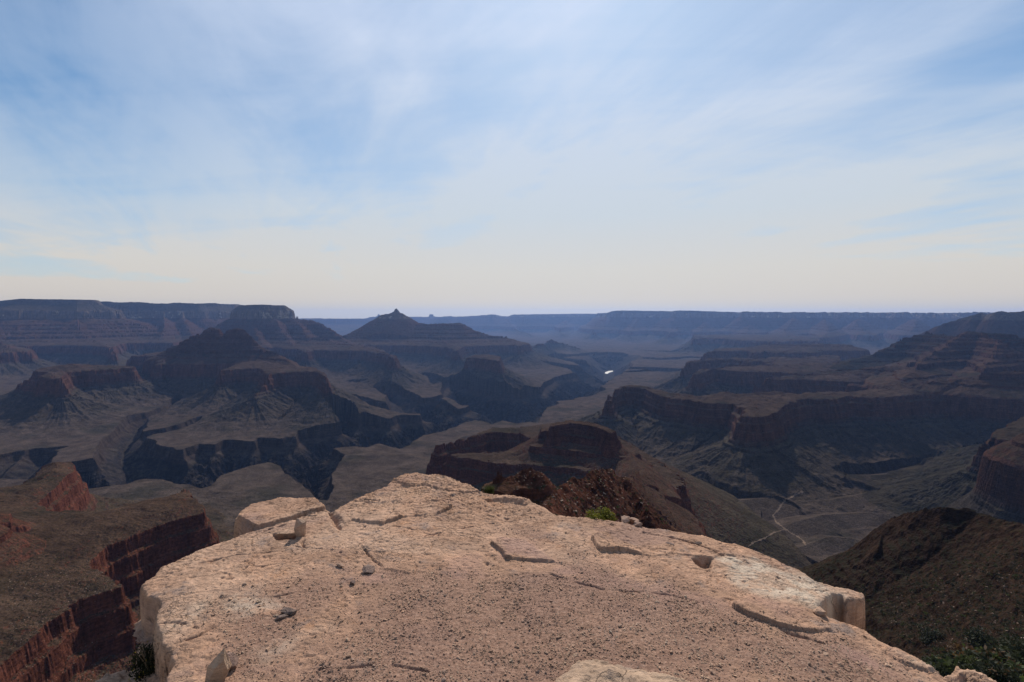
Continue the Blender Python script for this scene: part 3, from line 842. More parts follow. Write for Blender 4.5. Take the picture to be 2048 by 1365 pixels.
# ------------------------------------------------------------------ limestone of the rim
def limestone(name, base=(0.425, 0.250, 0.160), attr=True):
    m, k, b = new_mat(name, 0.92, 0.15)
    g = k.n('ShaderNodeNewGeometry')
    pos = g.outputs['Position']
    n1 = k.noise(pos, 1.6, 6, 0.62, 0.6)
    c = k.ramp(n1, [(0.30, tuple(v * 0.74 for v in base)), (0.48, base), (0.60, (base[0] * 1.16, base[1] * 1.17, base[2] * 1.16)), (0.72, (base[0] * 0.95, base[1] * 0.84, base[2] * 0.82))])
    n2 = k.noise(pos, 9.0, 8, 0.7, 0.3)
    c = k.mix(1.0, c, k.ramp(n2, [(0.26, 0.42), (0.40, 0.86), (0.52, 1.02), (0.62, 1.14), (0.76, 1.45)]), 'MULTIPLY')
    n0 = k.noise(pos, 0.9, 4, 0.6, 1.0)
    c = k.mix(k.maprange(n0, 0.48, 0.66, 0.0, 0.6, True), c, (base[0] * 1.22, base[1] * 1.36, base[2] * 1.46))
    n7 = k.noise(pos, 17.0, 10, 0.78, 0.2)
    c = k.mix(1.0, c, k.ramp(n7, [(0.30, 0.55), (0.42, 0.92), (0.55, 1.02), (0.68, 1.35)]), 'MULTIPLY')
    mq = k.n('ShaderNodeMapping')
    k.link(pos, mq.inputs[0])
    mq.inputs['Location'].default_value = (3.0, 17.0, 5.0)
    n8 = k.noise(mq.outputs[0], 1.3, 6, 0.66, 0.8)
    c = k.mix(k.maprange(n8, 0.52, 0.66, 0.0, 0.6, True), c, (0.30, 0.185, 0.145))
    # hairline cracks and flake edges
    jit = k.n('ShaderNodeTexNoise')
    k.link(pos, jit.inputs['Vector'])
    jit.inputs['Scale'].default_value = 7.0
    jit.inputs['Detail'].default_value = 6.0
    jv = k.vmath('MULTIPLY', k.vmath('SUBTRACT', jit.outputs['Color'], (0.5, 0.5, 0.5)), (0.22, 0.22, 0.22))
    vpos = k.vmath('ADD', k.vmath('MULTIPLY', pos, (1.0, 1.5, 1.0)), jv)
    vd = k.voro(vpos, 5.5, 'DISTANCE_TO_EDGE')
    vd2 = k.voro(vpos, 17.0, 'DISTANCE_TO_EDGE')
    ln = k.math('MULTIPLY', k.maprange(vd, 0.0, 0.028, 1.0, 0.0), k.maprange(k.noise(pos, 2.4, 4, 0.6), 0.50, 0.60, 0.0, 1.0))
    ln2 = k.math('MULTIPLY', k.maprange(vd2, 0.0, 0.05, 1.0, 0.0), k.maprange(k.noise(mq.outputs[0], 3.4, 5, 0.65), 0.50, 0.62, 0.0, 0.8))
    ln = k.math('MAXIMUM', ln, ln2)
    if attr:
        at0 = k.n('ShaderNodeAttribute', attribute_name='tone')
        sp0 = k.n('ShaderNodeSeparateColor')
        k.link(at0.outputs['Color'], sp0.inputs[0])
        ln = k.math('MULTIPLY', ln, k.math('SUBTRACT', 1.0, k.math('MULTIPLY', sp0.outputs[0], 0.85)))
    c = k.mix(k.math('MULTIPLY', ln, 0.62), c, (0.13, 0.082, 0.060))
    # beds show on the broken faces
    gn = k.n('ShaderNodeSeparateXYZ')
    k.link(g.outputs['Normal'], gn.inputs[0])
    bd = k.noise(k.vmath('MULTIPLY', pos, (2.0, 2.0, 26.0)), 1.0, 6, 0.7)
    c = k.mix(k.maprange(gn.outputs[2], 0.35, 0.7, 0.9, 0.0), c, k.mix(1.0, c, k.ramp(bd, [(0.3, 0.35), (0.48, 0.95), (0.55, 0.7), (0.7, 1.3)]), 'MULTIPLY'))
    # iron staining and grey lichen
    n3 = k.noise(pos, 3.1, 5, 0.6, 1.2)
    c = k.mix(k.maprange(n3, 0.58, 0.74, 0.0, 0.55, True), c, (0.40, 0.195, 0.095))
    mp = k.n('ShaderNodeMapping')
    k.link(pos, mp.inputs[0])
    mp.inputs['Location'].default_value = (13.0, 7.0, 3.0)
    n4 = k.noise(mp.outputs[0], 4.2, 8, 0.72, 0.4)
    c = k.mix(k.maprange(n4, 0.55, 0.68, 0.0, 0.62, True), c, (0.20, 0.165, 0.15))
    n5 = k.noise(mp.outputs[0], 42.0, 4, 0.7)
    c = k.mix(k.maprange(n5, 0.66, 0.74, 0.0, 0.6), c, (0.13, 0.105, 0.095))
    if attr:
        at = k.n('ShaderNodeAttribute', attribute_name='tone')
        sp = k.n('ShaderNodeSeparateColor')
        k.link(at.outputs['Color'], sp.inputs[0])
        grv = k.noise(pos, 60.0, 5, 0.75)
        gcol = k.ramp(grv, [(0.3, (0.13, 0.070, 0.046)), (0.5, (0.27, 0.155, 0.108)), (0.7, (0.44, 0.285, 0.205))])
        c = k.mix(k.math('MULTIPLY', sp.outputs[0], 0.85), c, gcol)
        c = k.mix(k.math('MULTIPLY', sp.outputs[1], 0.75), c, (0.62, 0.51, 0.385))
        c = k.mix(k.math('MULTIPLY', sp.outputs[2], 0.6), c, (0.34, 0.200, 0.165))
    k.link(c, b.inputs['Base Color'])
    bump = k.n('ShaderNodeBump')
    bump.inputs['Strength'].default_value = 0.9
    bump.inputs['Distance'].default_value = 0.018
    hgt = k.math('ADD', k.math('MULTIPLY', k.noise(pos, 26.0, 8, 0.72), 0.8), k.math('MULTIPLY', k.noise(pos, 110.0, 4, 0.7), 0.35))
    hgt = k.math('SUBTRACT', hgt, k.math('MULTIPLY', ln, 0.5))
    k.link(hgt, bump.inputs['Height'])
    k.link(bump.outputs[0], b.inputs['Normal'])
    return m


M_lime = limestone('pink_limestone')
M_stone = limestone('loose_limestone', (0.45, 0.285, 0.19), False)
M_pale = limestone('pale_limestone', (0.43, 0.295, 0.20), False)
M_dark = limestone('dark_limestone', (0.18, 0.125, 0.10), False)


def z0(x, y):
    xr = np.maximum(x - 0.7, 0)
    xl = np.maximum(-x - 1.4, 0)
    return -1.70 - 0.075 * xr * xr - 0.05 * xl * xl + 0.03 * np.sin(x * 1.3 + 0.4) * np.cos(y * 0.9)


def L(u, v, dz=0.0):
    """point of the ledge's surface on a sight line"""
    z = -1.7
    for _ in range(12):
        p = P(u, v, z + dz)
        z = float(z0(p[0], p[1]))
    return P(u, v, z + dz)


LEDGE = [(335, 1365), (338, 1345), (346, 1325), (326, 1292), (318, 1262), (313, 1236), (316, 1207), (300, 1192), (280, 1172), (290, 1162), (318, 1152), (322, 1138), (345, 1128), (400, 1101), (450, 1085), (512, 1062), (498, 1056), (474, 1040), (482, 1024), (500, 1012), (520, 1004), (560, 1001), (600, 1000), (630, 998), (645, 1008), (655, 1020), (661, 1024), (668, 1022), (700, 1005), (740, 986), (775, 974), (785, 962), (806, 954), (830, 948), (856, 951), (880, 950), (905, 956), (925, 964), (945, 972), (965, 982), (985, 985), (1020, 990), (1058, 1002), (1085, 1015), (1110, 1028), (1145, 1031), (1190, 1035), (1250, 1043), (1300, 1052), (1350, 1059), (1400, 1068), (1440, 1078), (1480, 1090), (1520, 1103), (1560, 1119), (1600, 1139), (1630, 1158), (1660, 1168), (1700, 1177), (1727, 1187), (1730, 1196), (1705, 1196), (1690, 1193), (1680, 1184), (1650, 1190), (1643, 1206), (1634, 1222), (1660, 1233), (1700, 1245), (1732, 1258), (1762, 1278), (1800, 1300), (1840, 1320), (1872, 1340), (1892, 1362)]
ledge_p = np.array([L(u, v)[:2] for u, v in LEDGE] + [(2.6, 1.6), (2.4, 0.6), (-2.0, 0.6), (-1.75, 1.9)])
GX = 0.0066
lx = np.arange(-3.3, 3.3, GX)
ly = np.arange(0.6, 6.0, GX)
LX, LY = np.meshgrid(lx, ly)
LX = LX.astype(np.float32)
LY = LY.astype(np.float32)
sh = LX.shape
# the edge is broken, not smooth
ex = LX + 0.030 * fbm(LX / 0.22, LY / 0.22, 5, 201, 0.66)
ey = LY + 0.030 * fbm(LX / 0.22, LY / 0.22, 5, 211, 0.66)
d, _, _, _, ins = seg_scan(ex.ravel(), ey.ravel(), ledge_p, np.zeros(len(ledge_p)), True)
LSD = np.where(ins, d, -d).reshape(sh)             # >0 on the ledge


def in_poly(pix, soft_=0.012, seed=0, wob=0.02, dz=0.0):
    p = np.array([L(u, v, dz)[:2] for u, v in pix])
    lo, hi = p.min(0) - 0.3, p.max(0) + 0.3
    i0, i1 = np.searchsorted(ly, [lo[1], hi[1]])
    j0, j1 = np.searchsorted(lx, [lo[0], hi[0]])
    xx, yy = LX[i0:i1, j0:j1], LY[i0:i1, j0:j1]
    xx2 = xx + wob * fbm(xx / 0.16, yy / 0.16, 4, 300 + seed, 0.6)
    yy2 = yy + wob * fbm(xx / 0.16, yy / 0.16, 4, 310 + seed, 0.6)
    d, _, _, _, ins = seg_scan(xx2.ravel(), yy2.ravel(), p, np.zeros(len(p)), True)
    sdp = np.where(ins, d, -d).reshape(xx.shape)
    return (slice(i0, i1), slice(j0, j1)), sstep(-soft_, soft_, sdp), sdp


def crack(pix, depth=0.02, width=0.008, seed=0, wob=0.03):
    p = np.array([L(u, v)[:2] for u, v in pix])
    lo, hi = p.min(0) - 0.2, p.max(0) + 0.2
    i0, i1 = np.searchsorted(ly, [lo[1], hi[1]])
    j0, j1 = np.searchsorted(lx, [lo[0], hi[0]])
    xx, yy = LX[i0:i1, j0:j1], LY[i0:i1, j0:j1]
    xx2 = xx + wob * fbm(xx / 0.2, yy / 0.2, 4, 400 + seed, 0.6)
    yy2 = yy + wob * fbm(xx / 0.2, yy / 0.2, 4, 410 + seed, 0.6)
    d, _, _, _, _ = seg_scan(xx2.ravel(), yy2.ravel(), p, np.zeros(len(p)), False)
    gap = sstep(-0.35, 0.25, fbm(xx / 0.10, yy / 0.10, 3, 420 + seed))
    LH[i0:i1, j0:j1] -= gap * (0.8 * depth * np.exp(-(d / (0.75 * width)) ** 2)).reshape(xx.shape)


LH = np.zeros(sh, np.float32)
LH += 0.022 * fbm(LX / 0.9, LY / 0.9, 3, 221)
LH += 0.010 * fbm(LX / 0.28, LY / 0.28, 4, 225, 0.55)
# bedding flakes: thin broken sheets one on another
nf = fbm(LX / 0.55, LY / 0.34, 5, 231, 0.55)
stp = nf * 5.5
fr = stp - np.floor(stp)
terr = (np.floor(stp) + sstep(0.0, 0.035, fr)) / 5.5
far_end = np.clip(sstep(3.9, 4.6, LY + 0.3 * fbm(LX / 0.5, LY / 0.5, 3, 237)) * (1 - sstep(0.55, 0.95, np.abs(LX + 0.75) - 0.35)), 0, 1)
edge_band = 1 - sstep(0.10, 0.55, LSD)
# gravel lies in the middle of the ledge
gv = 0.9 - 0.30 * np.hypot((LX + 0.02) / 0.66, (LY - 2.3) / 0.55) + 0.42 * fbm(LX / 0.55, LY / 0.55, 4, 241)
gv = np.maximum(gv, 0.55 * sstep(0.0, 0.5, fbm(LX / 0.7, LY / 0.7, 4, 247) - 0.0) * sstep(3.9, 3.2, LY))
GRAV = sstep(0.12, 0.42, gv) * sstep(0.10, 0.35, LSD)
LH += 0.046 * (1 - 0.8 * GRAV) * (terr - nf * 0.85) * (0.7 + 0.7 * far_end)
nf2 = fbm(LX / 0.21 + 0.3 * nf, LY / 0.11, 5, 251, 0.62)
st2 = nf2 * 6.0
fr2 = st2 - np.floor(st2)
LH += (0.010 + 0.034 * far_end + 0.006 * edge_band) * ((np.floor(st2) + sstep(0.0, 0.07, fr2)) / 4.5 - nf2 * 0.9) * (1 - 0.7 * GRAV)
ck = fbm(LX / 0.42 + 0.25 * nf2, LY / 0.26, 4, 273, 0.55)
ck2 = fbm(LX / 0.17, LY / 0.12 + 0.2 * nf, 4, 279, 0.55)
LH -= (1 - 0.8 * GRAV) * (0.012 * np.exp(-(ck / 0.012) ** 2) * sstep(-0.1, 0.3, nf) + 0.007 * np.exp(-(ck2 / 0.016) ** 2) * sstep(-0.05, 0.3, -nf + 0.4 * ck))
LH += 0.0018 * fbm(LX / 0.05, LY / 0.05, 3, 261, 0.6) + 0.0036 * fbm(LX / 0.020, LY / 0.016, 3, 267, 0.6)
# small dissolved pits
pt = fbm(LX / 0.035, LY / 0.035, 3, 269, 0.6)
LH -= 0.008 * sstep(0.44, 0.62, pt) * (1 - GRAV)
# named plates of rock, each a little proud of the ground
PLATES = [
    ([(668, 1023), (702, 1006), (745, 1000), (800, 1004), (855, 1012), (905, 1018), (880, 1032), (800, 1040), (765, 1052), (720, 1046), (706, 1043), (690, 1050)], 0.050, 1),
    ([(722, 1093), (740, 1075), (800, 1072), (860, 1080), (866, 1092), (845, 1118), (822, 1150), (770, 1138), (748, 1118)], 0.022, 2),
    ([(981, 1092), (1000, 1082), (1050, 1084), (1075, 1100), (1112, 1126), (1060, 1124), (1012, 1121), (1008, 1113)], 0.040, 3),
    ([(967, 1122), (985, 1108), (1010, 1122), (1060, 1126), (1120, 1130), (1180, 1160), (1080, 1150), (1000, 1140)], 0.018, 4),
    ([(1200, 1104), (1250, 1102), (1310, 1113), (1350, 1107), (1400, 1118), (1424, 1122), (1440, 1110), (1520, 1120), (1480, 1096), (1380, 1072), (1250, 1060), (1180, 1080)], 0.055, 5),
    ([(1462, 1214), (1490, 1206), (1560, 1224), (1640, 1246), (1663, 1256), (1664, 1262), (1600, 1262), (1560, 1256), (1500, 1236)], 0.060, 6),
    ([(1760, 1300), (1790, 1298), (1830, 1318), (1872, 1342), (1850, 1344), (1800, 1326)], 0.035, 7),
    ([(492, 1226), (520, 1218), (560, 1222), (540, 1232), (512, 1234)], 0.018, 8),
    ([(786, 963), (810, 955), (850, 953), (900, 962), (960, 984), (925, 988), (860, 972), (810, 974)], 0.05, 9),
    ([(476, 1041), (500, 1014), (560, 1003), (630, 1000), (650, 1018), (600, 1034), (560, 1046), (515, 1060)], 0.055, 10),
    ([(330, 1150), (400, 1104), (480, 1084), (520, 1090), (470, 1120), (400, 1150)], 0.02, 11),
]
for pix, h, sd_ in PLATES:
    sl_, mk, sdp = in_poly(pix, 0.004, sd_, 0.014)
    pn = (0.42 if sd_ in (1, 3, 5, 6, 10) else 0.26) * (0.35 + 1.1 * sstep(-0.3, 0.5, fbm(LX[sl_] / 0.45, LY[sl_] / 0.45, 2, 500 + sd_)))
    LH[sl_] += h * mk * pn
    GRAV[sl_] *= 1 - 0.8 * mk
PITS = [([(1385, 1118), (1424, 1124), (1425, 1134), (1410, 1136), (1390, 1128)], 0.06, 21), ([(552, 1066), (585, 1060), (598, 1064), (590, 1078), (560, 1080)], 0.07, 22),
        ([(970, 1000), (1020, 998), (1060, 1006), (1030, 1050), (1000, 1048)], 0.03, 23), ([(660, 1024), (668, 1026), (680, 1060), (664, 1050)], 0.04, 24)]
for pix, h, sd_ in PITS:
    sl_, mk, sdp = in_poly(pix, 0.02, sd_, 0.03)
    LH[sl_] -= h * mk
for i, (pix, dep, wid) in enumerate([
        ([(722, 1092), (735, 1106), (748, 1120), (760, 1130)], 0.025, 0.008), ([(866, 1090), (845, 1116), (820, 1150)], 0.02, 0.006),
        ([(940, 1090), (985, 1090)], 0.012, 0.006), ([(850, 1078), (905, 1068), (985, 1052)], 0.03, 0.010), ([(760, 1052), (800, 1060), (860, 1076)], 0.014, 0.006),
        ([(590, 1092), (660, 1104), (722, 1096)], 0.018, 0.007), ([(606, 1062), (606, 1100)], 0.04, 0.012), ([(530, 1062), (600, 1036), (655, 1020)], 0.05, 0.014),
        ([(785, 1010), (790, 1030), (765, 1052)], 0.02, 0.006), ([(1100, 1150), (1200, 1180), (1330, 1190), (1450, 1220)], 0.02, 0.010),
        ([(1290, 1065), (1340, 1078), (1420, 1100), (1480, 1130)], 0.03, 0.014), ([(1540, 1260), (1600, 1272), (1668, 1292)], 0.03, 0.014),
        ([(440, 1200), (520, 1196), (600, 1180)], 0.016, 0.008), ([(350, 1290), (390, 1280), (420, 1262)], 0.03, 0.01), ([(330, 1245), (370, 1250), (400, 1262)], 0.02, 0.008),
        ([(640, 1340), (740, 1330), (860, 1345)], 0.02, 0.01), ([(880, 1000), (950, 1010), (1040, 1050)], 0.03, 0.012), ([(400, 1130), (470, 1112), (560, 1104)], 0.018, 0.008)]):
    crack(pix, dep, wid, i * 3)
# colour areas that belong to the rock itself: gravel dust, bleached patches, mauve patches
PALE = np.zeros(sh, np.float32)
for pix, a, sd_ in [([(1430, 1120), (1500, 1118), (1600, 1150), (1680, 1180), (1640, 1215), (1560, 1200), (1470, 1160)], 1.0, 31), ([(440, 1195), (520, 1192), (560, 1210), (500, 1225), (440, 1225)], 0.7, 32),
                    ([(1790, 1300), (1830, 1315), (1860, 1335), (1820, 1328)], 0.8, 33), ([(520, 1300), (600, 1270), (640, 1262), (560, 1310)], 0.5, 34), ([(350, 1230), (420, 1200), (420, 1240), (370, 1260)], 0.5, 35)]:
    sl_, mk, sdp = in_poly(pix, 0.10, sd_, 0.10)
    PALE[sl_] = np.maximum(PALE[sl_], mk * a)
PALE *= 0.35 + 0.65 * sstep(-0.25, 0.2, fbm(LX / 0.09, LY / 0.07, 4, 271, 0.65))
MAUVE = np.zeros(sh, np.float32)
for pix, a, sd_ in [([(990, 1080), (1060, 1086), (1110, 1126), (1010, 1118)], 0.9, 41), ([(730, 1140), (780, 1140), (790, 1160), (740, 1170)], 0.8, 42), ([(1670, 1300), (1740, 1310), (1770, 1340), (1700, 1330)], 0.8, 43),
                    ([(880, 1120), (960, 1115), (980, 1150), (900, 1160)], 0.5, 44), ([(1500, 1190), (1600, 1220), (1560, 1240), (1490, 1215)], 0.6, 45), ([(1100, 1130), (1300, 1165), (1500, 1210), (1480, 1225), (1280, 1190), (1120, 1160)], 0.4, 46)]:
    sl_, mk, sdp = in_poly(pix, 0.06, sd_, 0.08)
    MAUVE[sl_] = np.maximum(MAUVE[sl_], mk * a)

LZ = z0(LX, LY) + LH
# rim: rounded lip, then the broken face
e = -LSD
drop = np.interp(e, [-0.022, 0.0, 0.008, 0.016, 0.030, 0.046, 0.07], [0, 0.006, 0.05, 0.24, 0.70, 1.4, 2.6]).astype(np.float32)
# the left corner is a thin overhanging slab, the rest a deep face
thin = sstep(-1.45, -1.75, LX) * sstep(3.5, 3.2, LY)
LZ = LZ - drop * (1 - thin) - np.minimum(drop, 0.26 + 0.03 * fbm(LX / 0.1, LY / 0.1, 3, 285)) * thin
# the face is pushed in and out by the beds
face = sstep(0.0, 0.03, e)
LXo = LX + face * 0.035 * fbm(LZ / 0.10 + 3 * LX, LY / 0.3 + LZ * 2, 4, 281, 0.6)
LYo = LY + face * 0.035 * fbm(LZ / 0.10 + 3 * LY, LX / 0.3 - LZ * 2, 4, 287, 0.6)
keep = LSD > -0.066
fk = keep[:-1, :-1] & keep[:-1, 1:] & keep[1:, 1:] & keep[1:, :-1]
gi2 = np.arange(LX.size).reshape(sh)
q4 = np.stack([gi2[:-1, :-1], gi2[:-1, 1:], gi2[1:, 1:], gi2[1:, :-1]], -1)[fk]
u_, inv_ = np.unique(q4, return_inverse=True)
vv = np.stack([LXo.ravel(), LYo.ravel(), LZ.ravel()], 1)[u_]
ledge = mesh_object('rock_ledge', vv, inv_.reshape(-1, 4), M_lime, smooth=True)
at_ = ledge.data.color_attributes.new('tone', 'FLOAT_COLOR', 'POINT')
tone = np.stack([GRAV.ravel(), PALE.ravel(), MAUVE.ravel(), np.ones(LX.size)], 1)[u_].astype(np.float32)
at_.data.foreach_set('color', tone.ravel())
tag(ledge, 'broad pinkish limestone ledge strewn with gravel, jutting out over the canyon', 'rock ledge')


def lz(x, y):
    i = min(max(int(round((y - ly[0]) / GX)), 0), sh[0] - 1)
    j = min(max(int(round((x - lx[0]) / GX)), 0), sh[1] - 1)
    return float(LZ[i, j])


# ------------------------------------------------------------------ lower slabs beside the ledge
def slab(name, pix, z, thick, mat, seed, g=0.011, rough=0.02, tilt=(0, 0)):
    p = np.array([P(u, v, z)[:2] for u, v in pix])
    lo, hi = p.min(0) - 0.2, p.max(0) + 0.2
    x, y = np.meshgrid(np.arange(lo[0], hi[0], g), np.arange(lo[1], hi[1], g))
    x, y = x.astype(np.float32), y.astype(np.float32)
    wx = x + 0.03 * fbm(x / 0.2, y / 0.2, 4, seed, 0.6)
    wy = y + 0.03 * fbm(x / 0.2, y / 0.2, 4, seed + 5, 0.6)
    d, _, _, _, ins = seg_scan(wx.ravel(), wy.ravel(), p, np.zeros(len(p)), True)
    sd2 = np.where(ins, d, -d).reshape(x.shape)
    c0 = p.mean(0)
    n = fbm(x / 0.3, y / 0.2, 5, seed + 9, 0.58) * 5
    h = z + tilt[0] * (x - c0[0]) + tilt[1] * (y - c0[1]) + rough * (np.floor(n) + sstep(0, .2, n - np.floor(n))) + 0.012 * fbm(x / 0.08, y / 0.08, 4, seed + 13, 0.6)
    h = h - np.interp(-sd2, [-0.10, 0, 0.02, 0.05, 0.12], [0, 0.025, 0.10, 0.35 * thick, thick])
    face = sstep(0.0, 0.03, -sd2)
    xo = x + face * 0.03 * fbm(h / 0.1, y / 0.2, 4, seed + 17)
    kp = sd2 > -0.12
    fk = kp[:-1, :-1] & kp[:-1, 1:] & kp[1:, 1:] & kp[1:, :-1]
    gi = np.arange(x.size).reshape(x.shape)
    q = np.stack([gi[:-1, :-1], gi[:-1, 1:], gi[1:, 1:], gi[1:, :-1]], -1)[fk]
    u, inv = np.unique(q, return_inverse=True)
    return mesh_object(name, np.stack([xo.ravel(), y.ravel(), h.ravel()], 1)[u], inv.reshape(-1, 4), mat, smooth=True)


o = slab('rock_slab', [(312, 1242), (296, 1252), (283, 1275), (276, 1300), (272, 1322), (235, 1342), (190, 1362), (150, 1400), (120, 1560), (420, 1560), (360, 1300), (330, 1245)], -2.10, 1.2, M_stone, 501, tilt=(0.02, 0.0))
tag(o, 'lower limestone slab beside the left edge of the ledge, behind the yellow-flowered shrub', 'rock')
o = slab('rock_slab', [(1889, 1352), (1915, 1348), (1960, 1352), (2010, 1362), (2048, 1376), (2150, 1420), (2200, 1600), (1850, 1600), (1870, 1400)], -2.05, 0.6, M_stone, 521)
tag(o, 'thin limestone slab in the lower right corner just below the ledge', 'rock')
o = slab('rock_slab', [(1112, 1352), (1140, 1332), (1150, 1318), (1168, 1309), (1200, 1312), (1235, 1320), (1290, 1334), (1345, 1345), (1405, 1362), (1480, 1400), (1500, 1520), (1060, 1520), (1080, 1400)], -1.675, 0.14, M_pale, 541, g=0.0075, rough=0.008)
tag(o, 'pale flat-topped limestone slab at the bottom edge of the ledge', 'rock')


# ------------------------------------------------------------------ loose stones
import bmesh


def hull_stone(seed, n=16, flat=(1, 1, 0.6)):
    rng = np.random.default_rng(seed)
    p = rng.normal(size=(n, 3))
    p /= np.linalg.norm(p, axis=1)[:, None]
    p *= rng.uniform(0.75, 1.1, size=(n, 1)) * np.array(flat)
    bm = bmesh.new()
    for q in p:
        bm.verts.new(q)
    r = bmesh.ops.convex_hull(bm, input=bm.verts)
    bmesh.ops.delete(bm, geom=[v for v in bm.verts if not v.link_faces], context='VERTS')
    bmesh.ops.triangulate(bm, faces=bm.faces)
    bm.verts.index_update()
    v = np.array([q.co[:] for q in bm.verts])
    f = np.array([[q.index for q in fc.verts] for fc in bm.faces])
    bm.free()
    return v, f


HULLS = [hull_stone(900 + i, 14 + i % 5, (1, 0.75 + 0.05 * (i % 4), 0.34 + 0.05 * (i % 5))) for i in range(12)]


def scatter_mesh(name, pos, size, mat, seed, sink=0.15):
    rng = np.random.default_rng(seed)
    V, Fc, off = [], [], 0
    for p, sz in zip(pos, size):
        v, f = HULLS[rng.integers(len(HULLS))]
        a = rng.uniform(0, 6.283)
        c, s_ = math.cos(a), math.sin(a)
        tx, ty = rng.normal(0, 0.25, 2)
        q = v * sz
        q = np.stack([q[:, 0] * c - q[:, 1] * s_, q[:, 0] * s_ + q[:, 1] * c, q[:, 2] + q[:, 0] * tx + q[:, 1] * ty], 1) + p
        q[:, 2] += sz * (0.45 - sink)
        V.append(q)
        Fc.append(f + off)
        off += len(v)
    return mesh_object(name, np.concatenate(V), np.concatenate(Fc), mat)


rng = np.random.default_rng(7)
cand = np.stack([rng.uniform(-2.4, 2.6, 560000), 1.6 + 3.6 * rng.uniform(0, 1, 560000) ** 1.5], 1)
ci = np.clip(((cand[:, 1] - ly[0]) / GX).round().astype(int), 0, sh[0] - 1)
cj = np.clip(((cand[:, 0] - lx[0]) / GX).round().astype(int), 0, sh[1] - 1)
dens = GRAV[ci, cj] * (0.25 + 0.75 * sstep(-0.3, 0.4, fbm(cand[:, 0] / 0.12, cand[:, 1] / 0.12, 3, 611))) + 0.018 * (LSD[ci, cj] > 0.06)
ok = rng.uniform(0, 1, len(cand)) < dens * 0.36
ok &= LSD[ci, cj] > 0.03
cand, ci, cj = cand[ok][:56000], ci[ok][:56000], cj[ok][:56000]
gpos = np.stack([cand[:, 0], cand[:, 1], LZ[ci, cj]], 1)
gsz = np.clip(np.exp(rng.normal(math.log(0.0033), 0.48, len(gpos))), 0.0022, 0.013)
third = len(gpos) // 3
M_g2 = limestone('brown_gravel', (0.37, 0.23, 0.155), False)
gr = scatter_mesh('gravel', gpos, gsz, M_stone, 3)
gr.data.materials.append(M_g2)
gr.data.materials.append(M_pale)
mi = np.repeat(rng.choice([0, 1, 2], 60000, p=[0.55, 0.23, 0.22]), 1)
pi_ = np.zeros(len(gr.data.polygons), np.int32)
# one tone per stone: polygons of a stone are consecutive
cuts, rs = [0], np.random.default_rng(3)
for _ in range(len(gpos)):
    hsel = rs.integers(len(HULLS))
    rs.uniform(0, 6.283)
    rs.normal(0, 0.25, 2)
    cuts.append(cuts[-1] + len(HULLS[hsel][1]))
for i in range(len(gpos)):
    pi_[cuts[i]:cuts[i + 1]] = mi[i]
gr.data.polygons.foreach_set('material_index', pi_)
tag(gr, 'fine gravel scattered over the middle of the limestone ledge', 'gravel', None, 'stuff')


def stone(name, x, y, z, size, rot, seed, mat, label=None, cat=None, group=None, bumpy=0.06, n=18):
    """one angular weathered stone"""
    v, f = hull_stone(seed, n, (1, 1, 1))
    bm = bmesh.new()
    vs = [bm.verts.new(q) for q in v]
    for t in f:
        bm.faces.new([vs[i] for i in t])
    bmesh.ops.subdivide_edges(bm, edges=bm.edges[:], cuts=3, use_grid_fill=True)
    bmesh.ops.triangulate(bm, faces=bm.faces[:])
    co = np.array([q.co[:] for q in bm.verts], dtype=np.float32)
    nr = bumpy * fbm(co[:, 0] * 2.2 + seed, co[:, 1] * 2.2 + co[:, 2] * 1.7, 4, seed, 0.6) + bumpy * 0.5 * fbm(co[:, 2] * 6, co[:, 0] * 4 + co[:, 1] * 3, 3, seed + 3)
    co = co * (1 + nr[:, None])
    bm.verts.index_update()
    ff = np.array([[q.index for q in fc.verts] for fc in bm.faces])
    bm.free()
    o = mesh_object(name, co * np.array(size), ff, mat)
    o.location = (x, y, z)
    o.rotation_euler = rot
    if label:
        tag(o, label, cat, group)
    return o


# small stones one could pick up, each on its own
bases = []
for i in range(6):
    v, f = HULLS[i]
    o = mesh_object('stone', v, f, [M_stone, M_g2, M_stone, M_g2, M_pale, M_stone][i])
    bases.append(o)
used = set()
spots = []
while len(spots) < 150:
    x, y = rng.uniform(-1.7, 1.9), 1.75 + 2.4 * rng.uniform() ** 1.4
    i = int((y - ly[0]) / GX)
    j = int((x - lx[0]) / GX)
    if LSD[i, j] > 0.08 and rng.uniform() < 0.15 + GRAV[i, j]:
        spots.append((x, y))
for q, (x, y) in enumerate(spots):
    b_ = q % 6
    o = bases[b_] if b_ not in used else bases[b_].copy()
    if b_ in used:
        C.objects.link(o)
    used.add(b_)
    sz = float(np.clip(math.exp(rng.normal(math.log(0.0115), 0.30)), 0.008, 0.022))
    o.scale = (sz, sz, sz)
    o.location = (x, y, lz(x, y) + sz * 0.25)
    o.rotation_euler = (rng.normal(0, .2), rng.normal(0, .2), rng.uniform(0, 6.28))
    tag(o, 'small angular loose stone lying on the gravelly limestone ledge', 'stone', 'small stones on the ledge')

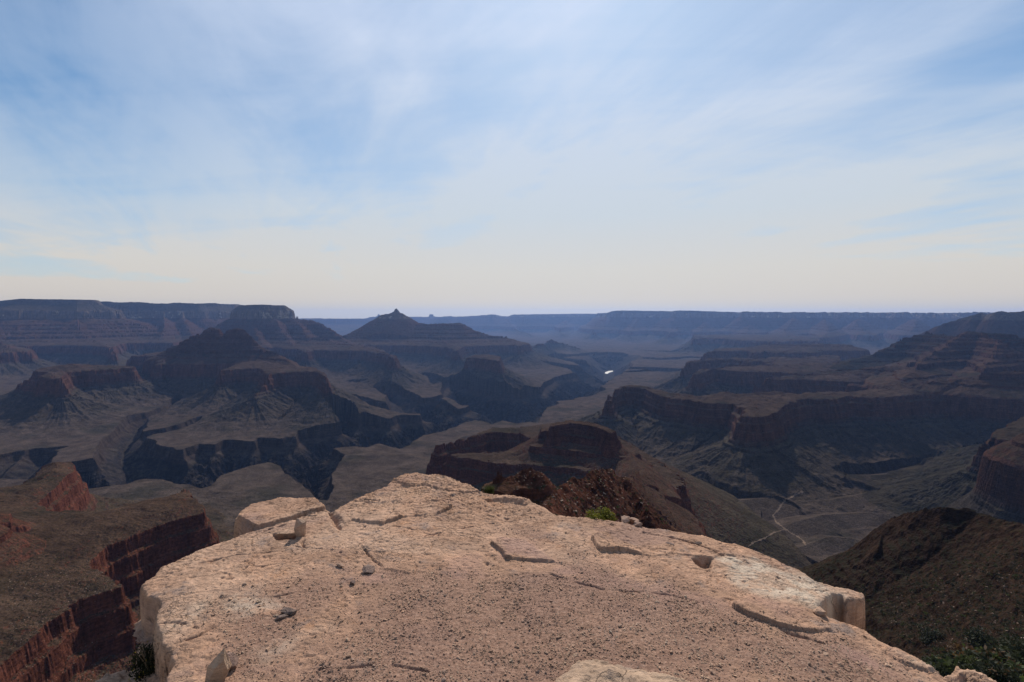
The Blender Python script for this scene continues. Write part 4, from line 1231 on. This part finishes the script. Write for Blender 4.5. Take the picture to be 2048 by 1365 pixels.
p = L(600, 1073)
stone('rock', p[0], p[1] + 0.01, p[2] + 0.05, (0.045, 0.035, 0.115), (0.05, 0.12, 0.3), 41, M_stone, 'thin upright reddish rock standing beside a hole near the left rim of the ledge', 'rock')
p = L(574, 1070)
stone('rock', p[0], p[1], p[2] + 0.005, (0.10, 0.05, 0.035), (0.1, 0.1, 0.6), 42, M_stone, 'flat tilted rock wedged beside the thin upright rock', 'rock')
p = L(436, 1358)
stone('rock', p[0], p[1], p[2] + 0.03, (0.055, 0.05, 0.135), (0.15, 0.35, 0.4), 43, M_pale, 'pale pointed rock standing on edge at the bottom left of the ledge', 'rock')
p = L(452, 1338)
stone('rock', p[0], p[1] + 0.02, p[2] + 0.01, (0.05, 0.06, 0.05), (0.1, 0.2, 0.9), 44, M_dark, 'dark weathered rock leaning behind the pale pointed rock', 'rock')
for i, (u, v, sx, sy, sz, mt, lb) in enumerate([
        (577, 1226, 0.060, 0.034, 0.020, M_dark, 'dark jagged rock outcrop poking through the gravel at left'),
        (563, 1236, 0.040, 0.02, 0.016, M_dark, 'small dark rock just below the dark jagged outcrop at left'),
        (736, 1140, 0.055, 0.05, 0.018, M_dark, 'dark grey rock lump in the gravel, below the central cracked plate'),
        (706, 1166, 0.030, 0.02, 0.014, M_dark, 'small dark rock in the gravel, left of the dark grey lump'),
        (680, 1132, 0.035, 0.02, 0.014, M_stone, 'flat reddish flake of rock left of the central cracked plate'),
        (1018, 1103, 0.030, 0.018, 0.012, M_dark, 'little dark rock lying on the mauve plate'),
        (906, 992, 0.045, 0.03, 0.02, M_dark, 'dark rock on the flaky far end of the ledge'),
        (1252, 1040, 0.060, 0.05, 0.03, M_stone, 'pale rock right of the yellow-green shrub, left one of the little heap'),
        (1266, 1043, 0.055, 0.045, 0.026, M_stone, 'pale rock in the middle of the little heap right of the yellow-green shrub'),
        (1276, 1049, 0.045, 0.04, 0.02, M_stone, 'smaller tan rock at the right end of the little heap beside the shrub'),
        (1395, 1090, 0.05, 0.03, 0.02, M_dark, 'dark pitted rock on the right slope of the ledge'),
        (1640, 1226, 0.045, 0.04, 0.03, M_stone, 'small tan rock in the notch beside the square block face'),
        (1340, 1090, 0.045, 0.03, 0.016, M_dark, 'dark pitted rock uphill of the long overhanging lip')]):
    p = L(u, v)
    stone('rock', p[0], p[1], p[2] + sz * 0.2, (sx, sy, sz), (0.05, 0.05, i * 0.7), 60 + i, mt, lb, 'rock', bumpy=0.14)


# ------------------------------------------------------------------ plants
def leaf_material(name, c1, c2):
    m, k, b = new_mat(name, 0.7, 0.2)
    g = k.n('ShaderNodeNewGeometry')
    oi = k.n('ShaderNodeObjectInfo')
    c = k.mix(g.outputs['Random Per Island'], c1, c2)
    hs = k.n('ShaderNodeHueSaturation')
    k.link(k.maprange(oi.outputs['Random'], 0, 1, 0.7, 1.3), hs.inputs['Value'])
    k.link(c, hs.inputs['Color'])
    k.link(hs.outputs[0], b.inputs['Base Color'])
    tr = k.n('ShaderNodeBsdfTranslucent')
    k.link(hs.outputs[0], tr.inputs[0])
    mx = k.n('ShaderNodeMixShader')
    mx.inputs[0].default_value = 0.4
    out = m.node_tree.nodes['Material Output']
    k.link(b.outputs[0], mx.inputs[1])
    k.link(tr.outputs[0], mx.inputs[2])
    k.link(mx.outputs[0], out.inputs[0])
    return m


M_yg = leaf_material('yellow_green_leaf', (0.10, 0.115, 0.015), (0.22, 0.20, 0.025))
M_gr = leaf_material('green_leaf', (0.035, 0.048, 0.014), (0.07, 0.08, 0.024))
M_dk = leaf_material('dark_scrub_leaf', (0.016, 0.020, 0.010), (0.032, 0.035, 0.017))
M_fl = leaf_material('yellow_flower', (0.26, 0.20, 0.02), (0.18, 0.15, 0.02))
M_rd = leaf_material('rusty_scrub_leaf', (0.06, 0.034, 0.016), (0.10, 0.055, 0.022))
M_st, k_, b_ = new_mat('dry_stem', 0.9)
b_.inputs['Base Color'].default_value = (0.16, 0.12, 0.08, 1)


def leaf_cloud(seed, n, rad, size, hollow=0.3, lobes=5):
    """many small leaf faces in a lobed crown; returns verts, quads"""
    r = np.random.default_rng(seed)
    cs = r.normal(0, 0.42, (lobes, 3)) * np.array([1, 1, 0.55]) + np.array([0, 0, 0.55])
    w_ = r.integers(0, lobes, n)
    dr = r.normal(size=(n, 3))
    dr /= np.linalg.norm(dr, axis=1)[:, None]
    p = cs[w_] + dr * (hollow + (0.52 - hollow) * r.uniform(0, 1, (n, 1)) ** 0.5)
    p[:, 2] = np.abs(p[:, 2])
    a = r.normal(size=(n, 3))
    a /= np.linalg.norm(a, axis=1)[:, None]
    b = np.cross(a, r.normal(size=(n, 3)))
    b /= np.linalg.norm(b, axis=1)[:, None]
    sz = size * r.uniform(0.6, 1.4, (n, 1))
    v = np.stack([p - a * sz, p - b * sz * 0.45, p + a * sz, p + b * sz * 0.45], 1).reshape(-1, 3) * np.array(rad)
    f = np.arange(4 * n).reshape(-1, 4)
    return v, f


def stems(seed, n, height, spread, rad):
    r = np.random.default_rng(seed)
    V, Fs, off = [], [], 0
    for _ in range(n):
        a = r.uniform(0, 6.283)
        tip = np.array([math.cos(a) * spread * r.uniform(.2, 1), math.sin(a) * spread * r.uniform(.2, 1), height * r.uniform(.7, 1.1)])
        mid = tip * 0.5 + np.array([0, 0, height * 0.12])
        ring = []
        for c, rd in ((np.zeros(3), rad), (mid, rad * .7), (tip, rad * .25)):
            ring.append(np.array([c + rd * np.array([math.cos(t), math.sin(t), 0]) for t in (0, 2.09, 4.19)]))
        V.append(np.concatenate(ring))
        for lv in (0, 3):
            for q in range(3):
                Fs.append([off + lv + q, off + lv + (q + 1) % 3, off + lv + 3 + (q + 1) % 3, off + lv + 3 + q])
        off += 9
    return np.concatenate(V), np.array(Fs)


def plant(name, loc, label, cat, foliage, stem, extra=None, group=None):
    root = bpy.data.objects.new(name, None)
    C.objects.link(root)
    root.location = loc
    root.empty_display_size = 0.1
    tag(root, label, cat, group)
    mesh_object('foliage', foliage[0], foliage[1], foliage[2], root)
    mesh_object('stem', stem[0], stem[1], M_st, root)
    if extra:
        mesh_object(extra[0], extra[1], extra[2], extra[3], root)
    return root


def blades(seed, n, h, spread, wid):
    r = np.random.default_rng(seed)
    a = r.uniform(0, 6.283, n)
    l_ = r.uniform(.5, 1, n) * h
    base = np.stack([r.normal(0, spread * .2, n), r.normal(0, spread * .2, n), np.zeros(n)], 1)
    tip = base + np.stack([np.cos(a) * spread * r.uniform(.1, 1, n), np.sin(a) * spread * r.uniform(.1, 1, n), l_], 1)
    mid = (base + tip) / 2 + np.array([0, 0, .1 * h])
    side = np.stack([-np.sin(a), np.cos(a), np.zeros(n)], 1) * wid
    v = np.stack([base - side, base + side, mid + side * .8, mid - side * .8, tip, tip + side * .1], 1).reshape(-1, 3)
    k6 = np.arange(n)[:, None] * 6
    f = np.concatenate([k6 + np.array([0, 1, 2, 3]), k6 + np.array([3, 2, 5, 4])])
    return v, f


p = L(1213, 1040)
plant('shrub', (p[0], p[1] + 0.10, p[2] - 0.06), 'small bright yellow-green shrub growing at the far edge of the ledge', 'shrub',
      (*leaf_cloud(11, 1500, (0.125, 0.10, 0.085), 0.10, 0.1, 11), M_yg), stems(12, 14, 0.085, 0.10, 0.003))
p = L(977, 986)
plant('grass_tuft', (p[0], p[1] + 0.08, p[2] - 0.03), 'pale green tuft of grass at the far edge of the flaky rock', 'grass tuft',
      (*blades(13, 260, 0.085, 0.085, 0.0025), M_gr), stems(14, 8, 0.06, 0.05, 0.0015))
p = P(302, 1362, -2.02)
plant('shrub', (p[0], p[1], -2.0), 'dark green shrub with yellow flower tips in the gap beside the ledge', 'shrub',
      (*leaf_cloud(15, 2600, (0.085, 0.09, 0.15), 0.075, 0.1, 11), M_dk), stems(16, 24, 0.22, 0.10, 0.003),
      ('blossom', *[a for a in leaf_cloud(17, 110, (0.08, 0.085, 0.16), 0.05, 0.36, 9)], M_fl))
p = P(306, 1296, -2.07)
plant('shrub', (p[0], p[1], p[2] - 0.02), 'thin-stalked dark plant leaning over the lower slab', 'shrub',
      (*blades(18, 130, 0.13, 0.07, 0.0025), M_gr), stems(19, 14, 0.20, 0.06, 0.0014))


# ------------------------------------------------------------------ scrub and boulders on the near hillsides
def visible_ground(x, y, z, lift=1.0):
    r = math.hypot(x, y)
    for t in np.linspace(0.12, 0.97, 40):
        if r * t > 8 and ground(x * t, y * t) > (z + lift) * t + 0.5:
            return False
    return True


def to_pix(x, y, z):
    c, s_ = math.cos(PITCH), math.sin(PITCH)
    dep = y * c - z * s_
    return CX + F * x / dep, CY - F * (y * s_ + z * c) / dep


def ledge_hides(u, v):
    return v > np.interp(u, [0, 190, 280, 480, 660, 830, 1000, 1200, 1400, 1640, 1730, 1890, 1960, 2048], [1400, 1360, 1172, 1060, 1020, 948, 985, 1036, 1068, 1160, 1200, 1355, 1355, 1372])


def pick(n, amin, amax, rmin, rmax, seed, test=None):
    r_ = np.random.default_rng(seed)
    res = []
    tries = 0
    while len(res) < n and tries < n * 40:
        tries += 1
        a = R(r_.uniform(amin, amax))
        r = math.exp(r_.uniform(math.log(rmin), math.log(rmax)))
        x, y = r * math.sin(a), r * math.cos(a)
        z = ground(x, y)
        if y < 1:
            continue
        u, v = to_pix(x, y, z)
        if not (-20 < u < 2068 and v < 1390) or ledge_hides(u, v - 6):
            continue
        if test and not test(x, y, z, r_):
            continue
        if not visible_ground(x, y, z):
            continue
        res.append((x, y, z))
    return res


BUSH = [leaf_cloud(700 + i, 90, (1, 1, 0.85), 0.26, 0.2, 5) for i in range(6)]
bush_mats = [M_dk, M_dk, M_gr, M_dk, M_rd, M_dk]
bush_base = []
for i in range(6):
    bush_base.append(mesh_object('bush', BUSH[i][0], BUSH[i][1], bush_mats[i]))
spots = pick(270, 31, 47, 170, 720, 21)
seen_b = set()
spots.sort(key=lambda t: math.hypot(t[0], t[1]))
for q, (x, y, z) in enumerate(spots):
    i = q % 6
    o = bush_base[i] if i not in seen_b else bush_base[i].copy()
    if i in seen_b:
        C.objects.link(o)
    seen_b.add(i)
    sz = rng.uniform(1.1, 2.3)
    o.scale = (sz, sz, sz * rng.uniform(.8, 1.1))
    o.rotation_euler = (0, 0, rng.uniform(0, 6.28))
    o.location = (x, y, z - 0.15)
    tag(o, 'low dark scrub bush on the steep hillside at lower right', 'bush', 'scrub bushes on the right hillside')
# bigger bushes close by in the lower right corner
near_names = ['dark evergreen bush in the lower right corner, nearest the thin slab', 'rounded dark bush at the right edge just above the corner', 'rust-coloured dry bush beside the end of the ledge', 'broad dark bush higher up the lower right slope',
              'small dark bush tucked below the square block', 'olive bush between the rust-coloured bush and the thin slab']
for i, (u, v, sz, mt) in enumerate([(1990, 1362, 34, M_dk), (2035, 1318, 42, M_dk), (1905, 1312, 30, M_rd), (1965, 1290, 34, M_dk), (1858, 1282, 24, M_dk), (1925, 1340, 26, M_gr)]):
    dv = ray(u, v)
    t = None
    for dist in np.exp(np.linspace(math.log(8), math.log(900), 900)):
        if dv[2] * dist < ground(dv[0] * dist, dv[1] * dist):
            t = dist
            break
    if t is None:
        continue
    x, y, z = dv * t
    s1 = sz * t / 1000
    lc = leaf_cloud(800 + i, 1300, (s1, s1, s1 * .9), 0.085, 0.15, 9)
    plant('bush', (x, y, z - 0.1 * s1), near_names[i], 'bush', (lc[0], lc[1], mt), stems(820 + i, 9, s1 * .8, s1 * .6, s1 * .03))


def scatter_bushes(name, spots, smin, smax, nq, seed, label, mats):
    r_ = np.random.default_rng(seed)
    V, Fs, mi_, off = [], [], [], 0
    for x, y, z in spots:
        v, f = leaf_cloud(int(r_.integers(1, 60)), nq, (1, 1, .85), 0.30, 0.2, 4)
        sz = r_.uniform(smin, smax)
        V.append(v * sz + np.array([x, y, z - 0.1]))
        Fs.append(f + off)
        off += len(v)
        mi_.append(np.full(len(f), r_.choice(len(mats), p=[0.72, 0.16, 0.12])))
    o = mesh_object(name, np.concatenate(V), np.concatenate(Fs), mats[0])
    for m in mats[1:]:
        o.data.materials.append(m)
    o.data.polygons.foreach_set('material_index', np.concatenate(mi_).astype(np.int32))
    tag(o, label, name, None, 'stuff')
    return o


more = pick(2600, 30, 47, 60, 760, 22)
more += pick(160, 2, 18, 260, 700, 23)
more += pick(1100, -46, -24, 500, 1500, 24)
more += pick(700, -4, 22, 900, 2000, 25)
scatter_bushes('scrub', more, 0.7, 1.9, 34, 26, 'dark scrub dotted thinly over the near hillsides', [M_dk, M_gr, M_rd])

M_bld = limestone('pale_boulder', (0.22, 0.15, 0.11), False)
M_red = limestone('red_boulder', (0.11, 0.056, 0.038), False)
crest = pick(90, 37, 46, 480, 640, 31, lambda x, y, z, r_: to_pix(x, y, z)[1] < 1055 + max(0, to_pix(x, y, z)[0] - 1980) * 0.9)
knoll = pick(70, 0, 14, 300, 520, 32, lambda x, y, z, r_: to_pix(x, y, z)[1] < 1000)
seen_b = set()
bb = [mesh_object('boulder', *HULLS[i], M_bld if i < 3 else M_red) for i in range(6)]
for q, (x, y, z) in enumerate(crest + knoll):
    c_ = q < len(crest)
    i = q % 3 + (0 if c_ or q % 4 == 0 else 3)
    o = bb[i] if i not in seen_b else bb[i].copy()
    if i in seen_b:
        C.objects.link(o)
    seen_b.add(i)
    sz = rng.uniform(0.9, 2.6) if c_ else rng.uniform(0.45, 1.2)
    o.scale = (sz * 1.4, sz, sz)
    o.rotation_euler = (rng.normal(0, .2), rng.normal(0, .2), rng.uniform(0, 6.28))
    o.location = (x, y, z + 0.1 * sz)
    if c_:
        tag(o, 'pale boulder on the crest of the scrubby hill at right', 'boulder', 'pale boulders along the right hill crest')
    else:
        tag(o, 'broken reddish boulder on a knoll just beyond the ledge', 'boulder', 'boulders on the red knolls')
for o in bb:
    if 'label' not in o:
        bpy.data.objects.remove(o)
rub = pick(900, 30, 47, 150, 720, 33) + pick(350, 0, 16, 280, 600, 34) + pick(1500, -46, -24, 500, 1400, 35) + pick(300, 0, 14, 1200, 2000, 36)
rsz = np.clip(np.exp(rng.normal(math.log(0.55), 0.5, len(rub))), 0.2, 1.6)
ob = scatter_mesh('rubble', np.array(rub), rsz, M_bld, 37, 0.2)
tag(ob, 'pale and reddish rock rubble scattered over the near hillsides', 'rubble', None, 'stuff')


# ------------------------------------------------------------------ river and dry washes
def ribbon(name, pts, mat, lift):
    """pts: (x, y, width); a flat strip laid on the ground"""
    V, Fs = [], []
    n = len(pts)
    for i, (x, y, wd) in enumerate(pts):
        a = np.array(pts[max(i - 1, 0)][:2])
        b = np.array(pts[min(i + 1, n - 1)][:2])
        t = (b - a) / (np.linalg.norm(b - a) + 1e-9)
        nrm = np.array([-t[1], t[0]])
        for s_ in (-1, 0, 1):
            q = np.array([x, y]) + nrm * wd * 0.5 * s_
            V.append((q[0], q[1], ground(q[0], q[1]) + lift))
    for i in range(n - 1):
        for c in (0, 1):
            Fs.append([i * 3 + c, i * 3 + c + 1, i * 3 + c + 4, i * 3 + c + 3])
    return mesh_object(name, V, Fs, mat)


def dense(pix, z, wd, n=10):
    q = [P(u, v, z) for u, v in pix]
    r_ = []
    for a, b in zip(q[:-1], q[1:]):
        for t in np.linspace(0, 1, n, endpoint=False):
            c = a * (1 - t) + b * t
            # slide along the sight line onto the ground itself
            k2 = 1.0
            dd = c / c[1]
            best = c
            for dist in np.linspace(c[1] * 0.6, c[1] * 1.35, 400):
                if dd[2] * dist < ground(dd[0] * dist, dd[1] * dist):
                    best = dd * dist
                    break
            w2 = wd * (0.25 + 0.9 * abs(math.sin(len(r_) * 0.83) * math.sin(len(r_) * 0.31 + 1)))
            r_.append((best[0], best[1], w2))
    return r_


M_wash, k_, b_ = new_mat('dry_wash_sand', 1.0, 0.0)
b_.inputs['Base Color'].default_value = (0.15, 0.108, 0.08, 1)
for pix, wd in [([(1606, 984), (1590, 992), (1570, 1003), (1562, 1012), (1558, 1020), (1546, 1032), (1552, 1045), (1568, 1058), (1582, 1068), (1592, 1072), (1606, 1082), (1612, 1094)], 10), ([(1572, 1060), (1548, 1066), (1530, 1078), (1508, 1086), (1495, 1096)], 6)]:
    o = ribbon('dry_wash', dense(pix, -900, wd), M_wash, 1.2)
    tag(o, None, None, None, 'structure')
M_riv, k_, b_ = new_mat('river_water', 0.335, 0.5)
b_.inputs['Base Color'].default_value = (0.20, 0.17, 0.12, 1)
riv = mesh_object('river', [(q[0], q[1], -1236.0) for q in rp] + [(np.mean([q[0] for q in rp]), np.mean([q[1] for q in rp]), -1236.0)],
                  [[i, (i + 1) % 7, 7] for i in range(7)], M_riv)
tag(riv, None, None, None, 'structure')


#==HAZE==
# ------------------------------------------------------------------ haze
def haze_box():
    x0, x1, y0, y1, z0, z1 = -34000, 34000, -700, 33000, -1450, 405
    v = [(x, y, z) for z in (z0, z1) for y in (y0, y1) for x in (x0, x1)]
    f = [(0, 2, 3, 1), (4, 5, 7, 6), (0, 1, 5, 4), (2, 6, 7, 3), (0, 4, 6, 2), (1, 3, 7, 5)]
    m = bpy.data.materials.new("haze_air")
    m.use_nodes = True
    k = N(m.node_tree)
    m.node_tree.nodes.clear()
    o_ = k.n('ShaderNodeOutputMaterial')
    pv = k.n('ShaderNodeVolumePrincipled')
    pv.inputs['Color'].default_value = (0.27, 0.455, 0.93, 1)
    pv.inputs['Density'].default_value = 1.0 / 67000.0
    pv.inputs['Anisotropy'].default_value = 0.55
    k.link(pv.outputs[0], o_.inputs['Volume'])
    o = mesh_object('haze', v, f, m)
    tag(o, None, None, None, 'stuff')


haze_box()
